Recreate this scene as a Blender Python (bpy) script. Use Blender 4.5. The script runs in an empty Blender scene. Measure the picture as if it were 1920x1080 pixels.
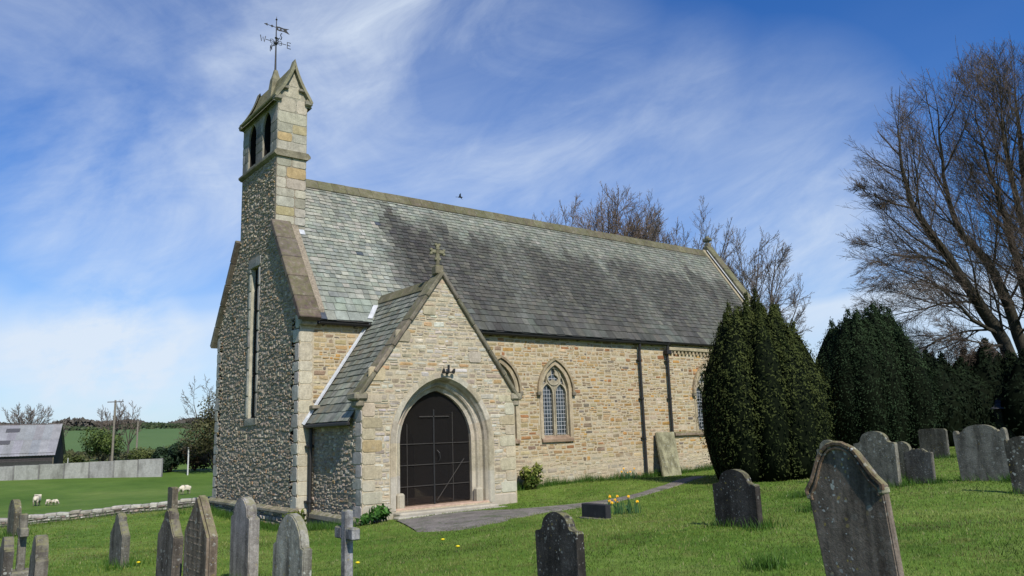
import bpy, math, random
import numpy as np
from mathutils import Vector, Matrix, noise
from mathutils.geometry import delaunay_2d_cdt
R = math.radians
sc = bpy.context.scene
col = sc.collection
rnd = random.Random(7)

# ------------------------------------------------------------------ helpers
def tag(o, label=None, cat=None, group=None, kind=None):
    if label: o['label'] = label
    if cat: o['category'] = cat
    if group: o['group'] = group
    if kind: o['kind'] = kind
    return o

def empty(name, loc=(0, 0, 0), rz=0.0):
    o = bpy.data.objects.new(name, None)
    o.empty_display_size = 0.3
    col.objects.link(o)
    o.location = loc
    o.rotation_euler = (0, 0, rz)
    return o

def jit(c, a, r=rnd):
    k = 1 + r.uniform(-a, a)
    return tuple(max(0, x * k * (1 + r.uniform(-a, a) * .3)) for x in c[:3])

def lerp3(a, b, t):
    return tuple(a[i] + (b[i] - a[i]) * t for i in range(3))

def sstep(a, b, x):
    t = min(1, max(0, (x - a) / (b - a)))
    return t * t * (3 - 2 * t)

class MB:
    """collects vertices, faces and one tint per face"""
    def __init__(s):
        s.v = []; s.f = []; s.c = []
    def add(s, vs, fs, c):
        n = len(s.v)
        s.v.extend(tuple(p) for p in vs)
        for f in fs:
            s.f.append(tuple(i + n for i in f)); s.c.append(c)
    def box(s, cx, ax, ay, az, c, bev=0.012):
        """chamfered box: centre and three half-axis vectors"""
        cx, ax, ay, az = Vector(cx), Vector(ax), Vector(ay), Vector(az)
        ls = [ax.length, ay.length, az.length]
        b = min(bev, .45 * min(ls))
        un = [ax.normalized(), ay.normalized(), az.normalized()]
        idx = {}; vs = []
        for sx in (-1, 1):
            for sy in (-1, 1):
                for sz in (-1, 1):
                    sg = (sx, sy, sz)
                    for k in range(3):
                        p = cx.copy()
                        for j in range(3):
                            p += un[j] * sg[j] * (ls[j] if j == k else ls[j] - b)
                        idx[(sg, k)] = len(vs); vs.append(p)
        fs = []
        for k in range(3):
            i, j = (k + 1) % 3, (k + 2) % 3
            for d in (-1, 1):
                q = []
                for (a, e) in ((-1, -1), (1, -1), (1, 1), (-1, 1)):
                    sg = [0, 0, 0]; sg[k] = d; sg[i] = a; sg[j] = e
                    q.append(idx[(tuple(sg), k)])
                fs.append(tuple(q if d > 0 else q[::-1]))
        for k in range(3):
            i, j = (k + 1) % 3, (k + 2) % 3
            for a in (-1, 1):
                for e in (-1, 1):
                    s0 = [0, 0, 0]; s0[k] = -1; s0[i] = a; s0[j] = e
                    s1 = list(s0); s1[k] = 1
                    fs.append((idx[(tuple(s0), i)], idx[(tuple(s0), j)], idx[(tuple(s1), j)], idx[(tuple(s1), i)]))
        for sx in (-1, 1):
            for sy in (-1, 1):
                for sz in (-1, 1):
                    fs.append(tuple(idx[((sx, sy, sz), k)] for k in range(3)))
        s.add(vs, fs, c)
    def abox(s, x0, x1, y0, y1, z0, z1, c, bev=0.012):
        s.box(((x0 + x1) / 2, (y0 + y1) / 2, (z0 + z1) / 2), ((x1 - x0) / 2, 0, 0), (0, (y1 - y0) / 2, 0), (0, 0, (z1 - z0) / 2), c, bev)
    def tube(s, pts, rads, c, n=6, cap=True):
        vs = []; fs = []
        prev = None
        m = len(pts)
        P = [Vector(p) for p in pts]
        for i in range(m):
            t = (P[min(i + 1, m - 1)] - P[max(i - 1, 0)])
            if t.length < 1e-9: t = Vector((0, 0, 1))
            t.normalize()
            if prev is None:
                a = t.orthogonal().normalized()
            else:
                a = prev - t * prev.dot(t)
                a = a.normalized() if a.length > 1e-6 else t.orthogonal().normalized()
            prev = a; b = t.cross(a)
            r = rads[i] if isinstance(rads, (list, tuple)) else rads
            for k in range(n):
                an = 2 * math.pi * k / n
                vs.append(P[i] + a * (r * math.cos(an)) + b * (r * math.sin(an)))
        for i in range(m - 1):
            for k in range(n):
                k2 = (k + 1) % n
                fs.append((i * n + k, i * n + k2, (i + 1) * n + k2, (i + 1) * n + k))
        if cap and n > 2:
            fs.append(tuple(range(n))[::-1]); fs.append(tuple(range((m - 1) * n, m * n)))
        s.add(vs, fs, c)
    def lathe(s, c0, prof, c, n=14, ax=(0, 0, 1)):
        """prof: list of (radius, height)"""
        az = Vector(ax).normalized(); a = az.orthogonal().normalized(); b = az.cross(a)
        vs = []; fs = []
        for (r, h) in prof:
            for k in range(n):
                an = 2 * math.pi * k / n
                vs.append(Vector(c0) + az * h + a * (r * math.cos(an)) + b * (r * math.sin(an)))
        for i in range(len(prof) - 1):
            for k in range(n):
                k2 = (k + 1) % n
                fs.append((i * n + k, i * n + k2, (i + 1) * n + k2, (i + 1) * n + k))
        fs.append(tuple(range(n))[::-1]); fs.append(tuple(range((len(prof) - 1) * n, len(prof) * n)))
        s.add(vs, fs, c)
    def build(s, name, mat, parent=None, smooth=False):
        me = bpy.data.meshes.new(name)
        me.from_pydata([tuple(p) for p in s.v], [], s.f)
        at = me.attributes.new('tint', 'FLOAT_COLOR', 'FACE')
        arr = np.ones((len(s.f), 4), dtype=np.float32)
        if s.c: arr[:, :3] = np.array([c[:3] for c in s.c], dtype=np.float32)
        at.data.foreach_set('color', arr.ravel())
        me.materials.append(mat)
        if smooth: me.polygons.foreach_set('use_smooth', [True] * len(me.polygons))
        me.update()
        o = bpy.data.objects.new(name, me)
        col.objects.link(o)
        if parent: o.parent = parent
        return o

def inpoly(p, poly):
    x, y = p; c = False; n = len(poly); j = n - 1
    for i in range(n):
        xi, yi = poly[i]; xj, yj = poly[j]
        if (yi > y) != (yj > y) and x < (xj - xi) * (y - yi) / (yj - yi) + xi: c = not c
        j = i
    return c

def plate(mb, outer, holes, mp, n0, n1, c, back=True, ch=0.0):
    """flat plate with holes; outer/holes are (u,v) loops, mp maps (u,v,n) to a point"""
    vs = []; es = []
    for loop in [outer] + holes:
        b = len(vs); vs += [Vector(p) for p in loop]
        es += [(b + i, b + (i + 1) % len(loop)) for i in range(len(loop))]
    V, E_, F, *_ = delaunay_2d_cdt(vs, es, [], 0, 1e-5)
    keep = []
    for f in F:
        cx = sum(V[i][0] for i in f) / len(f); cy = sum(V[i][1] for i in f) / len(f)
        if inpoly((cx, cy), outer) and not any(inpoly((cx, cy), h) for h in holes): keep.append(tuple(f))
    mb.add([mp(p[0], p[1], n0) for p in V], keep, c)
    if back: mb.add([mp(p[0], p[1], n1) for p in V], [f[::-1] for f in keep], c)
    for loop in [outer] + holes:
        m = len(loop)
        mb.add([mp(p[0], p[1], n0) for p in loop] + [mp(p[0], p[1], n1) for p in loop],
               [(i, (i + 1) % m, m + (i + 1) % m, m + i) for i in range(m)], c)

def arch(cx, half, zs, rise, d=0.0, n=10):
    """pointed arch from left spring over the apex to the right spring, offset outwards by d"""
    r = (half * half + rise * rise) / (2 * half)
    rr = r + d
    top = math.sqrt(max(1e-6, rr * rr - (r - half) ** 2))
    amax = math.asin(min(1, top / rr))
    right = [(cx + half - r + rr * math.cos(amax * i / n), zs + rr * math.sin(amax * i / n)) for i in range(n + 1)]
    left = [(2 * cx - x, z) for x, z in right]
    return left + right[::-1][1:]

def band(mb, inner, outer, mp, n0, n1, cols, seglen=2):
    """voussoir-like band between two open paths, faces at n1 and sides"""
    m = len(inner)
    for i in range(m - 1):
        c = cols[(i // seglen) % len(cols)]
        a, b, e, g = inner[i], inner[i + 1], outer[i + 1], outer[i]
        q = [mp(a[0], a[1], n1), mp(b[0], b[1], n1), mp(e[0], e[1], n1), mp(g[0], g[1], n1)]
        p = [mp(a[0], a[1], n0), mp(b[0], b[1], n0), mp(e[0], e[1], n0), mp(g[0], g[1], n0)]
        fs = [(0, 1, 2, 3), (4, 5, 1, 0), (6, 7, 3, 2)]
        if i == 0: fs.append((7, 4, 0, 3))
        if i == m - 2: fs.append((5, 6, 2, 1))
        mb.add(q + p, fs, c)

def stone(mb, mp, u0, u1, v0, v1, h, c, rough=.25, r=rnd, inset=.18):
    """one dressed or rubble stone as a low cushion on a wall"""
    w, hh = u1 - u0, v1 - v0
    cu, cv = (u0 + u1) / 2, (v0 + v1) / 2
    k = .30
    base = [(-1, -1 + k), (-1 + k * hh / w if w > hh else -1 + k, -1), (1 - (k * hh / w if w > hh else k), -1), (1, -1 + k), (1, 1 - k), (1 - (k * hh / w if w > hh else k), 1), (-1 + (k * hh / w if w > hh else k), 1), (-1, 1 - k)]
    ring0 = []; ring1 = []
    ins = min(inset * hh, .03)
    tilt_u, tilt_v = r.uniform(-1, 1) * rough, r.uniform(-1, 1) * rough
    for (a, b) in base:
        a *= 1 - rough * .25 * r.random(); b *= 1 - rough * .4 * r.random()
        ring0.append((cu + a * w / 2, cv + b * hh / 2, -.004))
        sa = 1 - 2 * ins / w; sb = 1 - 2 * ins / hh
        ring1.append((cu + a * w / 2 * sa, cv + b * hh / 2 * sb, h * (.82 + .5 * (a * tilt_u + b * tilt_v) + rough * .3 * r.uniform(-1, 1))))
    vs = [mp(*p) for p in ring0] + [mp(*p) for p in ring1] + [mp(cu + w * .1 * r.uniform(-1, 1), cv, h * (1 + rough * .5 * r.uniform(-1, 1)))]
    fs = [(i, (i + 1) % 8, 8 + (i + 1) % 8, 8 + i) for i in range(8)] + [(8 + i, 8 + (i + 1) % 8, 16) for i in range(8)]
    mb.add(vs, fs, c)

def rubble(mb, mp, v0, v1, intervals, pal, hm, hx, lm, lx, depth, rough, r, joint=.012, wave=.02, vj=0.0):
    """coursed rubble between v0 and v1; intervals(v) gives the free spans of u in a course"""
    v = v0; row = 0
    tot = [p[1] for p in pal]
    while v < v1 - .03:
        ch = min(r.uniform(hm, hx), v1 - v)
        if v1 - v - ch < hm * .6: ch = v1 - v
        ph = r.uniform(0, 9)
        for (a, b) in intervals(v + ch / 2):
            u = a
            if b - a < .05: continue
            while u < b - .01:
                ln = r.uniform(lm, lx) * (ch / ((hm + hx) / 2)) ** .5
                if b - u - ln < lm * .7: ln = b - u
                if b - u > 1e-3 and ln > lx * 1.8: ln /= 2
                wv = lambda q: wave * (noise.noise(Vector((q * .8, v * 2.0, 3.1))))
                parts = [(0, 1)] if r.random() > .28 or ch < hm * 1.15 else ([(0, .5), (.5, 1)] if r.random() < .5 else [(0, .38), (.38, 1)])
                for (f0, f1) in parts:
                    spl = [(u, u + ln)]
                    if len(parts) > 1 and ln > lm * 1.7 and r.random() < .6:
                        q = u + ln * r.uniform(.35, .65); spl = [(u, q), (q, u + ln)]
                    for (x0, x1) in spl:
                        c = r.choices([p[0] for p in pal], tot)[0]
                        o = wv((x0 + x1) / 2) + vj * ch * r.uniform(-1, 1); gv = vj * ch * r.uniform(-.35, .45)
                        jj = joint * r.uniform(.4, 1.2)
                        stone(mb, mp, x0 + jj / 2, x1 - jj / 2, v + ch * f0 + jj / 2 + o - gv, v + ch * f1 - jj / 2 + o + gv, depth * r.uniform(.3, 1.25), jit(c, .16, r), rough, r)
                u += ln
        v += ch; row += 1

# ------------------------------------------------------------------ materials
def mat(name):
    m = bpy.data.materials.new(name); m.use_nodes = True
    nt = m.node_tree; nt.nodes.clear()
    out = nt.nodes.new('ShaderNodeOutputMaterial')
    b = nt.nodes.new('ShaderNodeBsdfPrincipled')
    nt.links.new(b.outputs[0], out.inputs[0])
    return m, nt, b, out
def N(nt, t, **kw):
    n = nt.nodes.new(t)
    for k, v in kw.items():
        if k.startswith('i_'): n.inputs[k[2:].replace('_', ' ')].default_value = v
        else: setattr(n, k, v)
    return n
def L(nt, a, b): nt.links.new(a, b)
def ramp(nt, src, stops):
    n = nt.nodes.new('ShaderNodeValToRGB'); e = n.color_ramp.elements
    while len(e) < len(stops): e.new(.5)
    for i, (p, c) in enumerate(stops):
        e[i].position = p; e[i].color = (c[0], c[1], c[2], 1) if not isinstance(c, (int, float)) else (c, c, c, 1)
    L(nt, src, n.inputs[0]); return n.outputs[0]
def mixc(nt, fac, a, b, mode='MIX'):
    n = nt.nodes.new('ShaderNodeMix'); n.data_type = 'RGBA'; n.blend_type = mode
    for s, v in ((n.inputs[0], fac), (n.inputs[6], a), (n.inputs[7], b)):
        if isinstance(v, (int, float)): s.default_value = v
        elif isinstance(v, tuple): s.default_value = (v[0], v[1], v[2], 1)
        else: L(nt, v, s)
    return n.outputs[2]
def noisen(nt, scale, detail=4, rough=.55, vec=None, dist=0.0, sc3=None):
    n = N(nt, 'ShaderNodeTexNoise'); n.inputs['Scale'].default_value = scale
    n.inputs['Detail'].default_value = detail; n.inputs['Roughness'].default_value = rough; n.inputs['Distortion'].default_value = dist
    if vec is None:
        g = N(nt, 'ShaderNodeNewGeometry'); vec = g.outputs['Position']
    if sc3:
        m = N(nt, 'ShaderNodeMapping'); m.inputs['Scale'].default_value = sc3; L(nt, vec, m.inputs[0]); vec = m.outputs[0]
    L(nt, vec, n.inputs['Vector']); return n.outputs['Fac']
def tint(nt): 
    n = N(nt, 'ShaderNodeAttribute'); n.attribute_name = 'tint'; return n.outputs['Color']
def bump(nt, b, h, st=.4, dist=.02):
    n = N(nt, 'ShaderNodeBump'); n.inputs['Strength'].default_value = st; n.inputs['Distance'].default_value = dist
    L(nt, h, n.inputs['Height']); L(nt, n.outputs[0], b.inputs['Normal'])

def stone_mat(name, mott=(.62, 1.30), lichen=.25, lich_col=(.55, .53, .43), moss=.0, fine=26, bmp=.5, dark=None, lscale=7, lthr=(.60, .70)):
    m, nt, b, out = mat(name)
    t = tint(nt)
    n1 = noisen(nt, 5.5, 6, .65); n2 = noisen(nt, fine, 4, .7)
    c = mixc(nt, 1.0, t, ramp(nt, n1, [(.25, mott[0]), (.75, mott[1])]), 'MULTIPLY')
    c = mixc(nt, .8, c, ramp(nt, n2, [(.25, .68), (.75, 1.28)]), 'MULTIPLY')
    if lichen:
        l = noisen(nt, lscale, 5, .72)
        c = mixc(nt, mixc(nt, 1.0, ramp(nt, l, [(lthr[0], 0.0), (lthr[1], 1.0)]), (lichen,) * 3, 'MULTIPLY'), c, lich_col)
    if dark:
        d = noisen(nt, 1.3, 5, .6, sc3=(1, 1, .35))
        c = mixc(nt, ramp(nt, d, [(.45, 0.0), (.68, dark)]), c, mixc(nt, 1.0, c, (.35, .34, .32), 'MULTIPLY'))
    if moss:
        g = N(nt, 'ShaderNodeNewGeometry'); s = N(nt, 'ShaderNodeSeparateXYZ'); L(nt, g.outputs['True Normal'], s.inputs[0])
        up = ramp(nt, s.outputs[2], [(.25, 0.0), (.75, moss)])
        mn = ramp(nt, noisen(nt, 9, 4, .6), [(.38, 0.0), (.6, 1.0)])
        c = mixc(nt, mixc(nt, 1.0, up, mn, 'MULTIPLY'), c, (.11, .115, .035))
    if name in ('warm_sandstone', 'pale_ashlar'):
        gz_ = N(nt, 'ShaderNodeNewGeometry'); sz = N(nt, 'ShaderNodeSeparateXYZ'); L(nt, gz_.outputs['Position'], sz.inputs[0])
        wz = N(nt, 'ShaderNodeMath'); wz.operation = 'MULTIPLY_ADD'; L(nt, noisen(nt, 1.6, 5, .7, sc3=(1, 1, .4)), wz.inputs[0]); wz.inputs[1].default_value = -1.5; L(nt, sz.outputs[2], wz.inputs[2])
        c = mixc(nt, ramp(nt, wz.outputs[0], [(0.0, .40), (.25, 0.0)]), c, (.46, .44, .36))
        rs_ = noisen(nt, 2.4, 5, .65, sc3=(1.6, 1.6, .13))
        c = mixc(nt, ramp(nt, rs_, [(.50, 0.0), (.70, .38)]), c, mixc(nt, 1.0, c, (.50, .48, .44), 'MULTIPLY'))
    L(nt, c, b.inputs['Base Color']); b.inputs['Roughness'].default_value = .92
    b.inputs['Specular IOR Level'].default_value = .2
    bump(nt, b, mixc(nt, .5, n2, noisen(nt, 60, 3, .7)), bmp, .015)
    return m

M = {}
M['wall'] = stone_mat('warm_sandstone', (.72, 1.22), .35, (.46, .42, .32), lscale=5, dark=.25)
M['ashlar'] = stone_mat('pale_ashlar', (.68, 1.22), .45, (.50, .47, .38), lscale=6, dark=.5)
M['westwall'] = stone_mat('grey_rubble', (.6, 1.3), .35, (.42, .41, .37), lscale=14, fine=40)
M['coping'] = stone_mat('weathered_coping', (.5, 1.2), .36, (.38, .36, .28), moss=.7, lscale=8, dark=.5, lthr=(.56, .66))
M['grave'] = stone_mat('old_gravestone', (.62, 1.3), .55, (.30, .30, .25), moss=.35, lscale=16, fine=55, dark=.7, bmp=.7)
M['lichen'] = stone_mat('lichened_gravestone', (.45, 1.45), .85, (.34, .35, .31), moss=.5, lscale=22, fine=60, dark=.8, bmp=.9, lthr=(.52, .64))
def grave_mat(name, amt, sc_, streak):
    m, nt, b, out = mat(name); t = tint(nt)
    g = N(nt, 'ShaderNodeNewGeometry'); P = g.outputs['Position']
    n1 = noisen(nt, 4.5, 6, .68); n2 = noisen(nt, 38, 5, .72)
    c = mixc(nt, 1.0, t, ramp(nt, n1, [(.28, .55), (.5, 1.0), (.72, 1.38)]), 'MULTIPLY')
    c = mixc(nt, .85, c, ramp(nt, n2, [(.28, .62), (.72, 1.35)]), 'MULTIPLY')
    st = noisen(nt, 5.0, 5, .62, sc3=(1, 1, .12))
    c = mixc(nt, ramp(nt, st, [(.44, 0.0), (.62, streak)]), c, mixc(nt, 1.0, c, (.30, .29, .28), 'MULTIPLY'))
    wv = N(nt, 'ShaderNodeVectorMath'); wv.operation = 'ADD'; L(nt, P, wv.inputs[0])
    nz = N(nt, 'ShaderNodeTexNoise'); nz.inputs['Scale'].default_value = 22; L(nt, P, nz.inputs['Vector'])
    sv = N(nt, 'ShaderNodeVectorMath'); sv.operation = 'SCALE'; sv.inputs['Scale'].default_value = .05; L(nt, nz.outputs['Color'], sv.inputs[0]); L(nt, sv.outputs[0], wv.inputs[1])
    for k, (s_, th, cl, a) in enumerate(((sc_, .27, (.44, .44, .38), amt), (sc_ * 2.3, .30, (.36, .37, .34), amt), (sc_ * 1.5, .20, (.36, .28, .07), amt * .7))):
        vo = N(nt, 'ShaderNodeTexVoronoi'); vo.inputs['Scale'].default_value = s_; vo.inputs['Randomness'].default_value = 1; L(nt, wv.outputs[0], vo.inputs['Vector'])
        sel = N(nt, 'ShaderNodeSeparateColor'); L(nt, vo.outputs['Color'], sel.inputs[0])
        rad = N(nt, 'ShaderNodeMath'); rad.operation = 'MULTIPLY'; L(nt, ramp(nt, sel.outputs[k], [(.45, 0.0), (1.0, 1.0)]), rad.inputs[0]); rad.inputs[1].default_value = th + .12
        df = N(nt, 'ShaderNodeMath'); df.operation = 'SUBTRACT'; L(nt, rad.outputs[0], df.inputs[0]); L(nt, vo.outputs['Distance'], df.inputs[1])
        msk = ramp(nt, df.outputs[0], [(.0, 0.0), (.05, a)])
        reg = ramp(nt, noisen(nt, 2.2, 3, .5), [(.40, .12), (.58, 1.0)])
        c = mixc(nt, mixc(nt, 1.0, msk, reg, 'MULTIPLY'), c, cl)
    s3 = N(nt, 'ShaderNodeSeparateXYZ'); L(nt, g.outputs['True Normal'], s3.inputs[0])
    c = mixc(nt, mixc(nt, 1.0, ramp(nt, s3.outputs[2], [(.2, 0.0), (.7, .75)]), ramp(nt, noisen(nt, 14, 4, .6), [(.35, 0.0), (.6, 1.0)]), 'MULTIPLY'), c, (.20, .19, .09))
    L(nt, c, b.inputs['Base Color']); b.inputs['Roughness'].default_value = .95; b.inputs['Specular IOR Level'].default_value = .12
    bump(nt, b, mixc(nt, .5, n2, noisen(nt, 9, 5, .7)), .9, .02); return m
M['grave'] = grave_mat('old_gravestone', .55, 13, .75)
M['lichen'] = grave_mat('lichened_gravestone', .9, 11, .8)
M['drystone'] = stone_mat('field_wall_stone', (.6, 1.3), .5, (.5, .49, .44), lscale=12)
M['concrete'] = stone_mat('concrete', (.75, 1.15), .2, (.4, .4, .37), lscale=3, dark=.6)

def simple(name, c, rough=.7, spec=.3, metal=0.0, nz=None, amt=.3):
    m, nt, b, out = mat(name)
    if nz:
        n = noisen(nt, nz, 4, .6)
        L(nt, mixc(nt, 1.0, c, ramp(nt, n, [(.3, 1 - amt), (.7, 1 + amt)]), 'MULTIPLY'), b.inputs['Base Color'])
        bump(nt, b, n, .25, .01)
    else: b.inputs['Base Color'].default_value = (*c, 1)
    b.inputs['Roughness'].default_value = rough; b.inputs['Specular IOR Level'].default_value = spec; b.inputs['Metallic'].default_value = metal
    return m
M['iron'] = simple('black_iron', (.018, .017, .016), .55, .4, 0, 30)
M['gate'] = simple('dark_mesh_gate_iron', (.012, .010, .009), .6, .3, 0, 30)
M['lead'] = simple('lead_flashing', (.48, .49, .50), .55, .4, .0, 9, .2)
M['oak'] = simple('old_oak', (.055, .034, .022), .7, .3, 0, 14, .4)
M['tile'] = simple('clay_floor_tiles', (.42, .30, .22), .8, .2, 0, 6, .25)
M['mortar'] = simple('lime_mortar', (.42, .355, .245), .95, .1, 0, 20, .25)
M['greymortar'] = simple('grey_mortar', (.25, .21, .155), .95, .1, 0, 20, .35)
M['dark'] = simple('dark_interior', (.012, .011, .010), .9, .1)
M['bronze'] = simple('bell_bronze', (.06, .07, .05), .5, .5, .6, 12)

def slate_mat():
    m, nt, b, out = mat('roof_slate')
    t = tint(nt)
    n1 = noisen(nt, 3.2, 6, .68); n2 = noisen(nt, 22, 4, .7)
    c = mixc(nt, 1.0, t, ramp(nt, n1, [(.28, .74), (.72, 1.26)]), 'MULTIPLY')
    c = mixc(nt, .8, c, ramp(nt, n2, [(.25, .72), (.75, 1.28)]), 'MULTIPLY')
    l = noisen(nt, 11, 5, .75)
    c = mixc(nt, ramp(nt, l, [(.63, 0.0), (.74, .5)]), c, (.34, .35, .29))
    st = noisen(nt, 2.2, 4, .6, sc3=(2.6, .35, .35))
    c = mixc(nt, ramp(nt, st, [(.40, .35), (.62, 0.0)]), c, mixc(nt, 1.0, c, (.58, .57, .55), 'MULTIPLY'))
    L(nt, c, b.inputs['Base Color']); b.inputs['Roughness'].default_value = .8; b.inputs['Specular IOR Level'].default_value = .15
    bump(nt, b, n2, .3, .01)
    return m
M['slate'] = slate_mat()

def leaf_mat(name, trans=.25, rough=.55, spec=.2, clump=0.0):
    m, nt, b, out = mat(name)
    t = tint(nt)
    c = mixc(nt, .6, t, ramp(nt, noisen(nt, 1.4, 4, .6), [(.3, .6), (.7, 1.35)]), 'MULTIPLY')
    L(nt, c, b.inputs['Base Color']); b.inputs['Roughness'].default_value = rough; b.inputs['Specular IOR Level'].default_value = spec
    if trans:
        tr = N(nt, 'ShaderNodeBsdfTranslucent'); L(nt, c, tr.inputs[0])
        mx = N(nt, 'ShaderNodeMixShader'); mx.inputs[0].default_value = trans
        L(nt, b.outputs[0], mx.inputs[1]); L(nt, tr.outputs[0], mx.inputs[2]); L(nt, mx.outputs[0], out.inputs[0])
    return m
M['leaf'] = leaf_mat('leaf', .25)
M['yew'] = leaf_mat('yew_foliage', .12, .8, .04)
M['grassblade'] = leaf_mat('grass_blades', .3, .5, .25)
def bark_mat():
    m, nt, b, out = mat('bark')
    n = noisen(nt, 9, 5, .65, sc3=(1, 1, .3))
    L(nt, mixc(nt, 1.0, tint(nt), ramp(nt, n, [(.3, .55), (.7, 1.4)]), 'MULTIPLY'), b.inputs['Base Color'])
    b.inputs['Roughness'].default_value = .9; b.inputs['Specular IOR Level'].default_value = .15
    bump(nt, b, n, .6, .03); return m
M['bark'] = bark_mat()
def plain_tint(name, rough=.7, nz=14, amt=.25, spec=.3):
    m, nt, b, out = mat(name)
    n = noisen(nt, nz, 4, .6)
    L(nt, mixc(nt, 1.0, tint(nt), ramp(nt, n, [(.3, 1 - amt), (.7, 1 + amt)]), 'MULTIPLY'), b.inputs['Base Color'])
    b.inputs['Roughness'].default_value = rough; b.inputs['Specular IOR Level'].default_value = spec
    bump(nt, b, n, .25, .01); return m
M['paint'] = plain_tint('tinted_surface')
M['timber'] = plain_tint('weathered_timber', .85, 10, .4)
M['wool'] = plain_tint('wool', .95, 26, .22, .1)

def glass_mat():
    m, nt, b, out = mat('leaded_glass')
    g = N(nt, 'ShaderNodeTexCoord')
    br = N(nt, 'ShaderNodeTexBrick'); br.offset = 0.0; br.squash = 1.0
    br.inputs['Scale'].default_value = 1.0; br.inputs['Mortar Size'].default_value = .007; br.inputs['Mortar Smooth'].default_value = .1
    br.inputs['Brick Width'].default_value = .115; br.inputs['Row Height'].default_value = .125
    br.inputs['Color1'].default_value = (0, 0, 0, 1); br.inputs['Color2'].default_value = (1, 1, 1, 1); br.inputs['Mortar'].default_value = (.5, .5, .5, 1)
    mp = N(nt, 'ShaderNodeMapping'); mp.inputs['Rotation'].default_value = (R(90), 0, 0)
    L(nt, g.outputs['Object'], mp.inputs[0]); L(nt, mp.outputs[0], br.inputs['Vector'])
    pane = ramp(nt, br.outputs['Color'], [(0, (.012, .016, .020)), (1, (.05, .065, .075))])
    L(nt, mixc(nt, br.outputs['Fac'], pane, (.42, .42, .42)), b.inputs['Base Color'])
    L(nt, ramp(nt, br.outputs['Fac'], [(0, .12), (1, .6)]), b.inputs['Roughness'])
    b.inputs['Specular IOR Level'].default_value = .5
    n = noisen(nt, 9, 2, .5); bump(nt, b, n, .25, .02)
    return m
M['glass'] = glass_mat()

# ------------------------------------------------------------------ camera
CAM = Vector((-8.068, -19.152, 1.8))
def set_camera():
    y, p, r = R(51.799), R(10.492), R(-1.904)
    F = Vector((math.cos(y) * math.cos(p), math.sin(y) * math.cos(p), math.sin(p)))
    X0 = Vector((math.sin(y), -math.cos(y), 0)); U0 = X0.cross(F)
    X = math.cos(r) * X0 + math.sin(r) * U0; U = -math.sin(r) * X0 + math.cos(r) * U0
    cd = bpy.data.cameras.new('camera'); co = bpy.data.objects.new('camera', cd); col.objects.link(co)
    mtx = Matrix((X, U, -F)).transposed().to_4x4(); mtx.translation = CAM
    co.matrix_world = mtx
    cd.sensor_width = 36; cd.lens = 36 * 1470.745 / 1920; cd.clip_end = 9000; cd.clip_start = .1
    sc.camera = co
set_camera()

# ------------------------------------------------------------------ light and sky
SUN_EL, SUN_W = R(44), R(11.0)        # sun height; angle to the west of due south (south is -Y)
sd = Vector((-math.sin(SUN_W) * math.cos(SUN_EL), -math.cos(SUN_W) * math.cos(SUN_EL), math.sin(SUN_EL)))
sl = bpy.data.lights.new('sun', 'SUN'); sl.energy = 5.0; sl.angle = R(.53); sl.color = (1, .945, .86)
so = bpy.data.objects.new('sun', sl); col.objects.link(so)
so.rotation_euler = (-sd).to_track_quat('-Z', 'Y').to_euler(); so.location = (0, -30, 40)

w = bpy.data.worlds.new('World'); sc.world = w; w.use_nodes = True
nt = w.node_tree; nt.nodes.clear()
wo = nt.nodes.new('ShaderNodeOutputWorld'); bg = nt.nodes.new('ShaderNodeBackground'); L(nt, bg.outputs[0], wo.inputs[0])
sky = nt.nodes.new('ShaderNodeTexSky'); sky.sky_type = 'NISHITA'; sky.sun_disc = False
sky.sun_elevation = SUN_EL; sky.sun_rotation = math.pi + SUN_W; sky.altitude = 100; sky.air_density = 1.0; sky.dust_density = .6; sky.ozone_density = 2.0
bg.inputs[1].default_value = .085
tc = nt.nodes.new('ShaderNodeTexCoord'); D = tc.outputs['Generated']
def dot(v):
    n = nt.nodes.new('ShaderNodeVectorMath'); n.operation = 'DOT_PRODUCT'; L(nt, D, n.inputs[0]); n.inputs[1].default_value = v; return n.outputs['Value']
def mth(op, a, b=None, c=None):
    n = nt.nodes.new('ShaderNodeMath'); n.operation = op
    for i, x in enumerate((a, b, c)):
        if x is None: continue
        if isinstance(x, (int, float)): n.inputs[i].default_value = x
        else: L(nt, x, n.inputs[i])
    return n.outputs[0]
sep = nt.nodes.new('ShaderNodeSeparateXYZ'); L(nt, D, sep.inputs[0])
# cirrus: long filaments lying along one bearing in the sky
E_, N_ = Vector((.786, -.618, 0)), Vector((.618, .786, 0))       # bearings of the cloud drift
ca = (E_ * .93 + Vector((0, 0, .37))).normalized(); cb = (Vector((0, 0, 1)) * .93 - E_ * .37).normalized()
comb = nt.nodes.new('ShaderNodeCombineXYZ'); L(nt, dot(ca), comb.inputs[0]); L(nt, dot(cb), comb.inputs[1]); L(nt, dot(N_), comb.inputs[2])
def cloud(scale, sx, sy, det, rough, dist, off):
    m_ = nt.nodes.new('ShaderNodeMapping'); L(nt, comb.outputs[0], m_.inputs[0]); m_.inputs['Scale'].default_value = (sx, sy, 1.0); m_.inputs['Location'].default_value = off
    n = nt.nodes.new('ShaderNodeTexNoise'); n.inputs['Scale'].default_value = scale; n.inputs['Detail'].default_value = det; n.inputs['Roughness'].default_value = rough; n.inputs['Distortion'].default_value = dist
    L(nt, m_.outputs[0], n.inputs['Vector']); return n.outputs['Fac']
soft = ramp(nt, cloud(1.5, .8, 2.2, 3, .5, .3, (3.1, 1.7, 0)), [(.40, 0.0), (.70, 1.0)])
fil = ramp(nt, cloud(2.2, .9, 2.0, 9, .60, 1.3, (.4, 5.2, 0)), [(.36, 0.0), (.68, 1.0)])
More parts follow.
